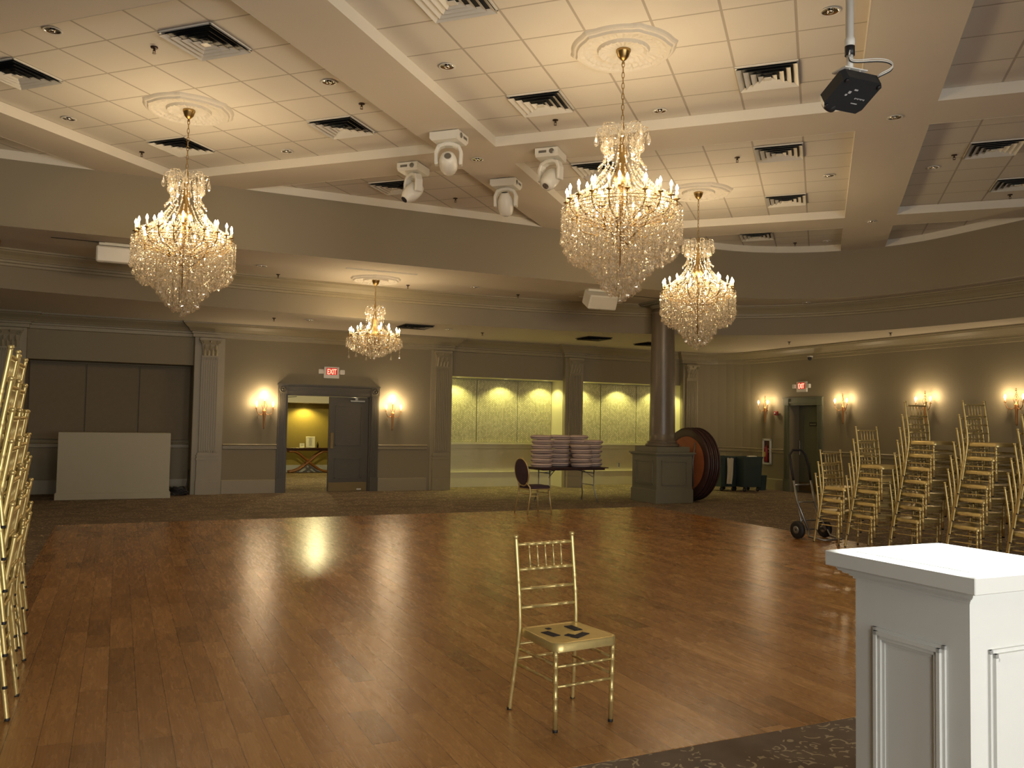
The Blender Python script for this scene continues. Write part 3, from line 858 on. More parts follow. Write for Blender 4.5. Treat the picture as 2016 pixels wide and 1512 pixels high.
    for z in (.36,.28): cyl(mb, (-.18,ry(z),z), (.18,ry(z),z), .008, 6, (.25,.5,.75))
    out.append(('rear_stretcher', mb.mesh('rear_stretcher', G)))
    return out
CM = chair_meshes()
def make_chair(label, loc, rz, group=None):
    t_ = thing('chiavari_chair', label, 'chair', loc, rz, group)
    for nm, me in CM: link(nm, me, t_)
    return t_
hx, hy = -1.268, 4.412
hero = make_chair('gold chiavari chair standing alone on the dance floor, black tape patches on its seat', (-1.2636, 4.3716, FZ), math.radians(-130))
q = MB()
for x, y, w_, h_, a in ((-.02,.03,.035,.014,.05),):
    pass
def patch(cx, cy, hw, hh, a):
    q = MB(); q.box(-hw, hw, -hh, hh, 0, .0025, M=Matrix.Translation((cx,cy,.4475)) @ Matrix.Rotation(a,4,'Z'))
    return q
for cx, cy, hw, hh, a in ((.105,.01,.024,.052,.12), (-.075,-.045,.025,.052,.0), (.055,-.09,.013,.013,.1), (-.02,.10,.062,.022,.45), (.03,.075,.02,.02,.45)):
    part('tape_patch', patch(cx, cy, hw, hh, a), MT['patch'], hero)

STEP = .1615
ORD = ['bottom', 'second', 'third', 'fourth', 'fifth', 'sixth', 'seventh', 'eighth']
def stack(u, v, n, face, where, grp, LEAN=.040):
    """u, v = rear foot line centre; face: angle of the seat direction"""
    fx, fy = math.cos(face), math.sin(face)
    x0, y0 = XY(u, v)
    for k in range(n):
        d = .235 + k*LEAN
        x, y = x0+fx*d, y0+fy*d
        pos = 'topmost chair' if k == n-1 else ('bottom chair' if k == 0 else '%s chair up' % ORD[k])
        lab = 'gold chair, %s in the %s' % (pos, where)
        o = dup(hero0, (x + random.uniform(-.004,.004), y + random.uniform(-.004,.004), (FZ if -.75 < u < 9.25 and 3.5 < v < 13.5 else 0) + k*STEP), face-PI/2 + random.uniform(-.012,.012), lab, grp)
hero0 = make_chair('x', (0,0,0), 0)
FV = math.radians(-45)      # facing the camera side (-v)
FU = math.radians(-135)     # facing -u
stack(8.89, 8.77, 3, FV, 'stack of three on the hand truck', 'gold chairs stacked along the right side')
stack(8.90, 8.24, 5, FV, 'stack of five beside the truck', 'gold chairs stacked along the right side')
stack(9.09, 7.72, 7, FV, 'first tall stack right of the five-chair stack', 'gold chairs stacked along the right side')
stack(9.12, 6.95, 7, FV, 'second tall stack right of the five-chair stack', 'gold chairs stacked along the right side')
stack(9.12, 6.20, 7, FV, 'tall stack at the right edge', 'gold chairs stacked along the right side')
stack(-.46, 5.21, 7, FU, 'near stack at the left edge', 'gold chairs stacked at the left edge', .009)
stack(-.49, 5.97, 7, FU, 'second stack from the camera at the left edge', 'gold chairs stacked at the left edge', .009)
stack(-.54, 6.72, 5, FU, 'five-chair stack at the left edge', 'gold chairs stacked at the left edge', .009)
stack(-.62, 7.42, 3, FU, 'low three-chair stack at the left edge', 'gold chairs stacked at the left edge', .009)
for ch in list(hero0.children): bpy.data.objects.remove(ch)
bpy.data.objects.remove(hero0)

# ------------------------------------------------------------------ hand truck
t_ = thing('hand_truck', 'grey hand truck with black loop handle and two rubber wheels by the exit door', 'hand truck', (*XY(8.93, 8.98), FZ), FV-PI/2)
lean = lambda z: -.05 - z*.30
q = MB()
for sx in (-1, 1): q.tube([(sx*.16, .02, .12), (sx*.16, lean(.5), .5), (sx*.16, lean(.75), .80)], .016, 8)
for z in (.25,.5,.74): q.tube([(-.16, lean(z), z), (.16, lean(z), z)], .012, 6)
q.tube([(-.17,.03,.13),(-.20,.06,.05),(-.16,.30,.03),(.16,.30,.03),(.20,.06,.05),(.17,.03,.13)], .014, 8)
q.tube([(-.25,-.10,.125),(.25,-.10,.125)], .012, 8)
for sx in (-1, 1): q.tube([(sx*.16, lean(.45), .45), (sx*.16, -.10, .125)], .012, 6)
part('frame', q, MT['steel'], t_)
q = MB(); q.tube([(-.16,lean(.75),.80),(-.165,lean(.9),1.0),(-.15,lean(1.05),1.16),(-.08,lean(1.1),1.23),(.08,lean(1.1),1.23),(.15,lean(1.05),1.16),(.165,lean(.9),1.0),(.16,lean(.75),.80)], .017, 8)
part('handle', q, MT['rubber'], t_)
for sx in (-1, 1):
    Mw = Matrix.Translation((sx*.25, -.10, .125)) @ Matrix.Rotation(PI/2, 4, 'Y')
    q = MB(); q.lathe([(.06,-.035),(.105,-.038),(.122,-.022),(.125,0),(.122,.022),(.105,.038),(.06,.035)], n=24, M=Mw); w_ = part('wheel', q, MT['rubber'], t_)
    q = MB(); q.lathe([(.0,-.03),(.03,-.042),(.055,-.036),(.06,0),(.055,.036),(.03,.042),(0,.03)], n=20, M=Mw, cap=False); part('hub', q, MT['steel'], w_)

# ------------------------------------------------------------------ white podium
PU_, PV_ = 2.89, 2.21
t_ = thing('podium', 'white panelled podium with brightly lit top at the lower right', 'podium', (*XY(PU_, PV_), 0), UVROT)
q = MB(); hw = .245
q.box(-hw,hw,-hw,hw,0,1.0)
for k in range(4):
    Mk = Matrix.Rotation(k*PI/2, 4, 'Z')
    x0, x1, z0, z1 = -.155, .155, .14, .80
    for w_, d in ((0,.010),(.012,.022),(.026,.016),(.038,.006)):
        a, b2, c, d2 = x0+w_, x1-w_, z0+w_, z1-w_; tt = .012 if w_ else .012
        for bx in ((a,b2,c,c+.014),(a,b2,d2-.014,d2),(a,a+.014,c,d2),(b2-.014,b2,c,d2)):
            q.box(bx[0],bx[1],-hw-d,-hw,bx[2],bx[3],M=Mk)
    q.box(-hw-.01,hw+.01,-hw-.015,-hw,0,.10,M=Mk)
part('podium_body', q, MT['white'], t_)
q = MB()
for z0, z1, w_ in ((.965,.975,.252),(.975,.985,.262),(.985,.993,.280),(.993,1.002,.292),(1.0,1.01,.296)):
    q.box(-w_,w_,-w_,w_,z0,z1)
part('cornice', q, MT['white'], t_)
q = MB(); q.box(-.325,.325,-.325,.325,1.01,1.068,bev=.003); q.box(-.245,.245,-.245,.245,1.068,1.080,bev=.002)
part('podium_top', q, MT['white'], t_)

# ------------------------------------------------------------------ portable bar
t_ = thing('portable_bar', 'plain white portable bar front standing before the unlit recess', 'bar', (*XY(-.03, 17.85), 0), UVROT)
q = MB(); q.box(-.96,.96,-.28,.28,.12,1.25,bev=.006); part('bar_body', q, MT['barwhite'], t_)
q = MB(); q.box(-.985,.985,-.30,.30,0,.12,bev=.006); q.box(-.975,.975,-.29,.29,.12,.135); part('plinth', q, MT['barwhite'], t_)
# coiled cables beside it
q = MB()
pts = []
for k in range(150):
    a = k*.33; r_ = .17+.035*math.sin(k*.7); pts.append((r_*math.cos(a)*.95, r_*math.sin(a)*.7, .02+k*.0010+.012*math.sin(k*1.9)))
q.tube(pts, .012, 5)
q.tube([(.12,.05,.12),(.17,.12,.2),(.2,.22,.33),(.2,.26,.5)], .012, 5)
o = link('cable_coil', q.mesh('cable_coil', MT['dark']), None, (*XY(1.13, 18.1), 0), (0,0,UVROT)); tag(o, 'heap of coiled black cable on the floor beside the portable bar', 'cable')

# ------------------------------------------------------------------ folding table, cushions, banquet chair
t_ = thing('folding_table', 'dark folding table on steel legs loaded with seat cushions', 'table', (*XY(8.18, 14.92), 0), UVROT)
TH = .70
q = MB(); q.box(-.76,.76,-.38,.38,TH-.02,TH,bev=.006); q.box(-.70,.70,-.33,.33,TH-.055,TH-.02); part('table_top', q, MT['table'], t_)
for sx in (-1, 1):
    for sy in (-1, 1):
        q = MB(); q.tube([(sx*.50, sy*.24, TH-.05), (sx*.50, sy*.24, .28), (sx*.53, sy*.27, .14), (sx*.54, sy*.32, .0+.008)], .0125, 8)
        q.lathe([(.016,0),(.016,.02)], (sx*.54, sy*.32, 0), 8); part('leg', q, MT['steel'], t_)
    q = MB(); q.tube([(sx*.50,-.24,.34),(sx*.50,.24,.34)], .009, 6); q.tube([(sx*.50,-.24,.58),(sx*.50,.24,.58)], .009, 6)
    q.tube([(sx*.50,0,.58),(sx*.16,0,TH-.05)], .009, 6); q.tube([(sx*.50,-.2,.5),(sx*.30,-.1,TH-.05)], .008, 6)
    part('leg_brace', q, MT['steel'], t_)
def cushion_mesh():
    mb = MB(); n = 28
    prof = [(0.001,0),(.12,.0),(.18,.004),(.205,.018),(.214,.036),(.2155,.044),(.219,.047),(.2155,.050),(.214,.058),(.205,.072),(.18,.086),(.12,.090),(.001,.090)]
    mb.lathe(prof, n=n, cap=False)
    # squarish-round plan
    vs = []
    for x, y, z in mb.v:
        a = math.atan2(y, x); s_ = 1+.035*math.cos(4*a); vs.append((x*s_, y*s_, z))
    mb.v = vs
    return mb.mesh('seat_cushion', MT['cushion'])
cm = cushion_mesh()
qq = MB()
qq.tube([(.2185*(1+.035*math.cos(8*PI*k/28))*math.cos(2*PI*k/28), .2185*(1+.035*math.cos(8*PI*k/28))*math.sin(2*PI*k/28), .045) for k in range(28)], .005, 5, closed=True)
pm = qq.mesh('piping', MT['purple'])
piles = [(7.55,14.78,7,'left front pile',.0), (8.06,15.02,8,'back pile behind the left pile',.05), (8.42,14.74,5,'right front pile',.02), (8.55,15.12,8,'back pile left of the end pile',.03), (8.78,14.96,6,'end pile at the right of the table',.0)]
for u, v, n, where, jit in piles:
    z = TH
    for k in range(n):
        h = .092*(1 if k else 1)
        if z+.092 > 1.40: break
        last = (k == n-1) or (z+2*.092*.95 > 1.40)
        nm = 'bottom' if k == 0 else ('top' if last else '%s up' % ORD[k])
        o = link('seat_cushion', None, None, (*XY(u+random.uniform(-.02,.02), v+random.uniform(-.02,.02)), z), (random.uniform(-.02,.02), random.uniform(-.02,.02), random.uniform(-.2,.2)+UVROT))
        tag(o, 'pinkish cushion, %s in the %s' % (nm, where), 'cushion', 'seat cushions piled on the folding table')
        a = link('pad', cm, o); a.scale = (1,1,.98); link('piping', pm, o)
        z += .0905
    
t_ = thing('banquet_chair', 'gold framed banquet chair with oval plum back beside the folding table', 'chair', (*XY(6.58, 13.15), FZ), math.radians(-37))
G2 = MT['gold2']
ov = [(.205*math.cos(2*PI*k/28), -.23-.06*(.24*math.sin(2*PI*k/28)/.24+1)/2, .715+.235*math.sin(2*PI*k/28)) for k in range(28)]
q = MB(); q.tube(ov, .013, 7, closed=True); part('back_frame', q, G2, t_)
q = MB(); vs = [(.188*math.cos(2*PI*k/28), -.23-.06*(math.sin(2*PI*k/28)+1)/2-.016, .715+.217*math.sin(2*PI*k/28)) for k in range(28)]
vs2 = [(x, y+.036, z) for x, y, z in vs]
q.add(vs+vs2, [tuple(range(28))[::-1], tuple(range(28,56))] + [(k,(k+1)%28,28+(k+1)%28,28+k) for k in range(28)]); part('back_pad', q, MT['purple'], t_)
q = MB(); P = rrect(-.21,.21,-.20,.22,.08,5)
q.prism(P, .43, .47, smooth=True); q.prism([(x*.93,y*.93) for x,y in P], .47, .485, smooth=True); part('seat', q, MT['purple'], t_)
q = MB(); q.tube([(x*1.01,y*1.01,.425) for x,y in P], .012, 6, closed=True); part('seat_frame', q, G2, t_)
for sx in (-1, 1):
    q = MB(); q.tube([(sx*.18,.18,.42),(sx*.19,.21,.2),(sx*.2,.23,.0)], [.015,.014,.011], 7); part('leg', q, G2, t_)
    q = MB(); q.tube([(sx*.125,-.25,.54),(sx*.165,-.20,.46),(sx*.18,-.20,.36),(sx*.20,-.27,.0)], [.012,.014,.014,.011], 7); part('leg', q, G2, t_)
    q = MB(); q.tube([(sx*.186,.195,.31),(sx*.185,-.215,.31)], .008, 6); part('stretcher', q, G2, t_)
q = MB(); q.tube([(-.18,.19,.35),(.18,.19,.35)], .008, 6); q.tube([(-.18,-.21,.35),(.18,-.21,.35)], .008, 6); part('stretcher', q, G2, t_)

# ------------------------------------------------------------------ round tables on edge behind the column
def round_table(u, v, r_, rz, tilt, lab, folded):
    t_ = thing('round_folding_table', lab, 'table', (*XY(u, v), 0), 0, 'round tables stood on edge behind the column', rot=(0,tilt,rz))
    # disc in the local y/z plane, facing +x and standing on its rim
    Mx = Matrix.Translation((0,0,r_)) @ Matrix.Rotation(PI/2,4,'Y')
    q = MB(); q.lathe([(r_-.01,-.012),(r_,-.006),(r_,.006),(r_-.01,.012)], n=56, M=Mx); part('table_top', q, MT['table'], t_)
    q = MB(); q.lathe([(r_-.19,-.035),(r_-.05,-.060),(r_-.02,-.045),(r_-.02,-.012),(r_-.19,-.012),(r_-.19,-.035)], n=56, M=Mx, cap=False)
    part('rim_apron', q, MT['table'], t_)
    q = MB(); q.lathe([(r_-.18,-.030),(r_-.18,-.0125)], n=40, M=Mx); part('underside', q, MT['plywood'], t_, label='bare orange plywood underside')
    q = MB()
    for s_ in (-1, 1):
        q.tube([(-.06, s_*.30, r_-.45), (-.065, s_*.26, r_+.05), (-.06,s_*.30,r_+.45)], .014, 6); q.tube([(-.06,s_*.28,r_+.25),(-.06,-s_*.28,r_-.20)], .012, 6)
    part('leg', q, MT['steel'], t_)
    return t_
for k, lab in enumerate(('round folding table on edge nearest the column pedestal, orange plywood underside showing','round folding table on edge, middle one of three behind the column','round folding table on edge, farthest right of the three behind the column')):
    round_table(10.80+k*.09, 14.52-k*.02, .765, UVROT+.06, .05, lab, True)

# ------------------------------------------------------------------ bins and small things by the exit door
def cart(u, v, w, d, h, lab, label_cat='bin', tow=False, rz=0):
    t_ = thing('rolling_bin', lab, label_cat, (*XY(u, v), 0), UVROT+rz)
    q = MB(); w2, d2 = w/2, d/2
    pl = lambda s_: [(-w2*s_,-d2*s_),(w2*s_,-d2*s_),(w2*s_,d2*s_),(-w2*s_,d2*s_)]
    vs = [(*p,.11) for p in pl(.88)] + [(*p,h) for p in pl(1)] + [(*p,h) for p in pl(.93)] + [(*p,.14) for p in pl(.82)]
    fs = [(3,2,1,0)] + [(L*4+k, L*4+(k+1)%4, (L+1)*4+(k+1)%4, (L+1)*4+k) for L in range(3) for k in range(4)] + [(12,13,14,15)]
    q.add(vs, fs); q.box(-w2*1.03,w2*1.03,-d2*1.03,-d2*.95,h-.03,h+.01); q.box(-w2*1.03,w2*1.03,d2*.95,d2*1.03,h-.03,h+.01)
    q.box(-w2*1.03,-w2*.95,-d2,d2,h-.03,h+.01); q.box(w2*.95,w2*1.03,-d2,d2,h-.03,h+.01)
    part('bin_body', q, MT['binplastic'], t_)
    for sx in (-1,1):
        for sy in (-1,1):
            q = MB(); q.lathe([(.0,-.014),(.045,-.014),(.05,0),(.045,.014),(0,.014)], n=14, M=Matrix.Translation((sx*w2*.7, sy*d2*.7, .05)) @ Matrix.Rotation(PI/2,4,'X')); q.box(sx*w2*.7-.02, sx*w2*.7+.02, sy*d2*.7-.025, sy*d2*.7+.025, .08, .115)
            part('caster', q, MT['dark'], t_)
    return t_
cart(13.42, 16.55, .50, .5, .83, 'dark rolling bin with a pale towel over its side, left of its twin')
cart(13.92, 16.28, .58, .5, .83, 'dark rolling bin with scraps on top, beside the fire extinguisher cabinet')
t_ = thing('towel', 'pale cream towel hanging down the side of the left rolling bin', 'towel', (*XY(13.42-.03, 16.55-.275), 0), UVROT)
q = MB()
for k in range(8):
    for j in range(10):
        pass
NX, NZ = 7, 14; vs = []
for j in range(NZ):
    z = .80-.62*j/(NZ-1)
    for i in range(NX):
        x = (i/(NX-1)-.5)*(.20-.06*j/(NZ-1)) + .03*(1-j/NZ); vs.append((x, -.008-.012*math.sin(i*1.9+j*.35)*(.4+j/NZ), z + .01*math.sin(i*2)))
fs = [(j*NX+i, j*NX+i+1, (j+1)*NX+i+1, (j+1)*NX+i) for j in range(NZ-1) for i in range(NX-1)]
q.add(vs, fs, True); q.add([(x,y-.006,z) for x,y,z in vs], [f[::-1] for f in fs], True)
part('cloth', q, MT['towel'], t_)
t_ = thing('paper_scraps', 'pale paper lying along the rim of the right rolling bin', 'paper', (*XY(13.92, 16.28), .842), UVROT)
q = MB(); q.box(-.16,.10,-.25,-.16,0,.012, M=Matrix.Rotation(.1,4,'Z')); q.box(-.05,.14,-.23,-.12,.012,.02, M=Matrix.Rotation(-.2,4,'Z')); part('sheet', q, MT['paper'], t_)
t_ = thing('waste_basket', 'slim grey waste basket beside the exit door casing', 'bin', (*XY(14.52, 16.42), 0), UVROT)
q = MB(); q.lathe([(.10,0),(.13,.36),(.135,.37),(.125,.37),(.095,.01)], n=20, cap=False); q.lathe([(.1,0),(.1,.005)], n=20); part('basket', q, MT['binplastic'], t_)

def face_r(v):            # orientation helper for things on the right wall: local -y points into the room
    return UVROT - PI/2
def wall_pt(v):
    if v < 17.0: return UR, 0
    return None
# extinguisher cabinet on the curved part
def onarc(k):  # k 0..1
    a = PI/2*k; return 13.98+.92*math.sin(a), 17.0+1.3*math.cos(a), a
u_, v_ = 14.89, 16.62
t_ = thing('extinguisher_cabinet', 'white framed fire extinguisher cabinet recessed above the bins', 'cabinet', (*XY(u_, v_), .62), UVROT-PI/2)
q = MB()
for a, b2, c, d in ((-.15,.15,0,.05),(-.15,.15,.60,.65),(-.15,-.10,0,.65),(.10,.15,0,.65)): q.box(a,b2,-.04,.0,c,d,bev=.005)
part('cabinet_frame', q, MT['white'], t_)
q = MB(); q.box(-.10,.10,-.012,-.004,.05,.60); part('cabinet_back', q, MT['inside'], t_)
q = MB(); q.lathe([(.035,.07),(.05,.09),(.05,.38),(.03,.43),(.015,.45)], (0,-.05,0), 14); q.box(-.02,.04,-.06,-.04,.45,.48); part('fire_extinguisher', q, MT['red'], t_)
q = MB(); q.box(-.035,.035,-.103,-.1,.2,.32); part('extinguisher_label', q, MT['yellow'], t_)
t_ = thing('alarm_strobe', 'small red fire alarm strobe left of the exit door', 'alarm', (*XY(14.875, 16.28), 1.86), UVROT-PI/2)
q = MB(); q.box(-.065,.065,-.05,0,0,.10,bev=.008); part('housing', q, MT['red'], t_)
q = MB(); q.lathe([(.0,0),(.02,.003),(.022,.018),(.012,.026),(0,.027)], n=12, M=Matrix.Translation((0,-.05,.05)) @ Matrix.Rotation(PI/2,4,'X'), cap=False); part('strobe_lens', q, MT['white'], t_)
t_ = thing('security_camera', 'small black dome camera under the crown moulding of the right wall', 'camera', (*XY(14.82, 15.05), 3.20), UVROT-PI/2)
q = MB(); q.box(-.04,.04,-.10,0,.03,.06); part('mount', q, MT['white'], t_)
q = MB(); q.lathe([(.001,-.05),(.03,-.04),(.045,-.01),(.045,.03)], (0,-.07,0), 14); part('dome', q, MT['dark'], t_)

# outlets in the niches
for i, (u, lab) in enumerate(((9.15,'white wall outlet low in the first lit niche'), (12.0,'white wall outlet low in the second lit niche'))):
    t_ = thing('wall_outlet', lab, 'outlet', (*XY(u, NB-.001), .44), UVROT)
    q = MB(); q.box(-.04,.04,-.008,0,0,.12,bev=.003); part('cover_plate', q, MT['white'], t_)
    q = MB(); q.box(-.015,.015,-.010,-.008,.02,.05); q.box(-.015,.015,-.010,-.008,.07,.10); part('sockets', q, MT['dark'], t_)

# ------------------------------------------------------------------ exit signs
def exit_sign(loc, rz, lab, heads):
    t_ = thing('exit_sign', lab, 'sign', loc, rz)
    q = MB(); q.box(-.165,.165,-.05,0,0,.25,bev=.008); part('sign_housing', q, MT['fixture'], t_)
    q = MB(); q.box(-.115,.115,-.053,-.05,.075,.225); part('sign_face', q, MT['exitbg'], t_)
    cu = bpy.data.curves.new('exit_lettering', 'FONT'); cu.body = 'EXIT'; cu.size = .165; cu.extrude = .002; cu.align_x = 'CENTER'; cu.space_character = .95
    tmp = bpy.data.objects.new('tmp', cu); COL.objects.link(tmp); bpy.context.view_layer.update()
    me = bpy.data.meshes.new_from_object(tmp.evaluated_get(bpy.context.evaluated_depsgraph_get()))
    bpy.data.objects.remove(tmp); me.materials.clear(); me.materials.append(MT['exitred']); me.name = 'exit_lettering'
    o = link('exit_lettering', me, t_, (0,-.056,.088), (PI/2,0,0)); o.scale = (.62,1,1)
    for sx in heads:
        q = MB(); q.box(sx*.23-.05, sx*.23+.05, -.08, -.01, .09, .19, bev=.01); q.box(min(sx*.165,sx*.2), max(sx*.165,sx*.2), -.03,-.01,.11,.14)
        part('emergency_lamp', q, MT['fixture'], t_)
exit_sign((*XY(4.17, WV), 2.46), UVROT, 'lit red exit sign above the double door', (-1,1))
exit_sign((*XY(UR, 15.42), 2.42), UVROT-PI/2, 'lit red exit sign above the single door on the right', (-1,1))

# ------------------------------------------------------------------ lamps (light objects)
WARM = (1.0,.765,.46)
def plight(name, parent, loc, w, r_=.02, c=WARM):
    l = bpy.data.lights.new(name, 'POINT'); l.energy = w; l.color = c; l.shadow_soft_size = r_
    o = bpy.data.objects.new(name, l); COL.objects.link(o); o.location = loc; o.parent = parent; return o
def slight(name, loc, w, ang, c, r_=.04, blend=.6, rot=(0,0,0)):
    l = bpy.data.lights.new(name, 'SPOT'); l.energy = w; l.color = c; l.spot_size = ang; l.spot_blend = blend; l.shadow_soft_size = r_
    o = bpy.data.objects.new(name, l); COL.objects.link(o); o.location = loc; o.rotation_euler = rot; return o

# sconces
def bulb(mb, c, s=1):
    mb.lathe([(.004*s,0),(.012*s,.008*s),(.0155*s,.022*s),(.012*s,.038*s),(.005*s,.052*s),(.001,.062*s)], c, 10)
def make_sconce(middle=True):
    t_ = thing('wall_sconce', 'x', 'light', (0,0,0), 0)
    q = MB(); q.lathe([(.006,-.32),(.014,-.30),(.016,-.26),(.026,-.04),(.034,0),(.03,.02),(.042,.05),(.03,.08),(.012,.10),(.010,.16),(.016,.18),(.008,.20)], (0,-.05,0), 12)
    q.lathe([(.02,-.02),(.02,.03)], n=10, M=Matrix.Translation((0,0,.0)) @ Matrix.Rotation(PI/2,4,'X'))
    for sx in (-1,1):
        q.tube([(sx*.02,-.06,.08),(sx*.06,-.07,.17),(sx*.03,-.06,.22),(0,-.05,.26)], .005, 5)
    q.tube([(.0,-.05,.20),(0,-.06,.26)], .008, 6); q.lathe([(.006,.25),(.03,.265),(.012,.27)], (0,-.06,0), 12)
    part('torch_body', q, MT['bronze'], t_)
    for sx in (-1,1):
        q = MB(); q.tube([(sx*.02,-.06,.02),(sx*.07,-.09,-.02),(sx*.13,-.11,.0),(sx*.165,-.12,.06),(sx*.17,-.12,.11)], .007, 6)
        q.lathe([(.008,.105),(.032,.118),(.010,.122)], (sx*.17,-.12,0), 12)
        q.tube([(sx*.10,-.10,-.01),(sx*.14,-.10,-.05),(sx*.13,-.10,-.10)], .004, 5)
        part('arm', q, MT['bronze'], t_)
    for x, y, z, on in ((-.17,-.12,.122,True),(.17,-.12,.122,True),(0,-.06,.272,middle)):
        q = MB(); q.lathe([(.011,0),(.011,.06)], (x,y,z), 10); c = part('candle', q, MT['candle'] if on else MT['bronze'], t_)
        if on:
            q = MB(); bulb(q, (x,y,z+.06), 1.25); part('bulb', q, MT['bulb'], c)
        else:
            q = MB(); q.lathe([(.008,.06),(.013,.08),(.004,.10)], (x,y,z), 8); part('finial', q, MT['bronze'], c)
    return t_
LIGHTS_S = []
SC3 = make_sconce(True)
SCK = []
def put_sconce(loc, rz, lab, middle=True, first=None):
    t_ = first if first else dup(SC3 if middle else SC2, loc, rz)
    t_.location = loc; t_.rotation_euler = (0,0,rz)
    t_['label'] = lab; t_['group'] = 'wall sconces'
    for x, y, z in ((-.17,-.135,.262),(.17,-.135,.262)) + (((0,-.075,.415),) if middle else ()):
        plight('sconce_light', t_, (x, y-.03, z), SCP, .025)
    return t_
SCP = 5.5
put_sconce((*XY(2.77, WV), 1.66), UVROT, 'three-flame bronze sconce left of the double door', first=None)
put_sconce((*XY(5.56, WV), 1.66), UVROT, 'three-flame bronze sconce right of the double door')
for o in [SC3] : pass
def kill(o):
    for ch in list(o.children):
        for g in list(ch.children): bpy.data.objects.remove(g)
        bpy.data.objects.remove(ch)
    bpy.data.objects.remove(o)
SC2 = make_sconce(False)
for v, lab, u in ((16.62,'bronze sconce nearest the column, left of the exit door',14.86),(14.13,'bronze sconce just right of the exit door',UR),(11.98,'bronze sconce above the tall chair stacks',UR),(10.06,'bronze sconce cut by the right edge of the view',UR)):
    put_sconce((*XY(u, v), 1.98), UVROT-PI/2, lab, middle=False)
kill(SC3); kill(SC2)

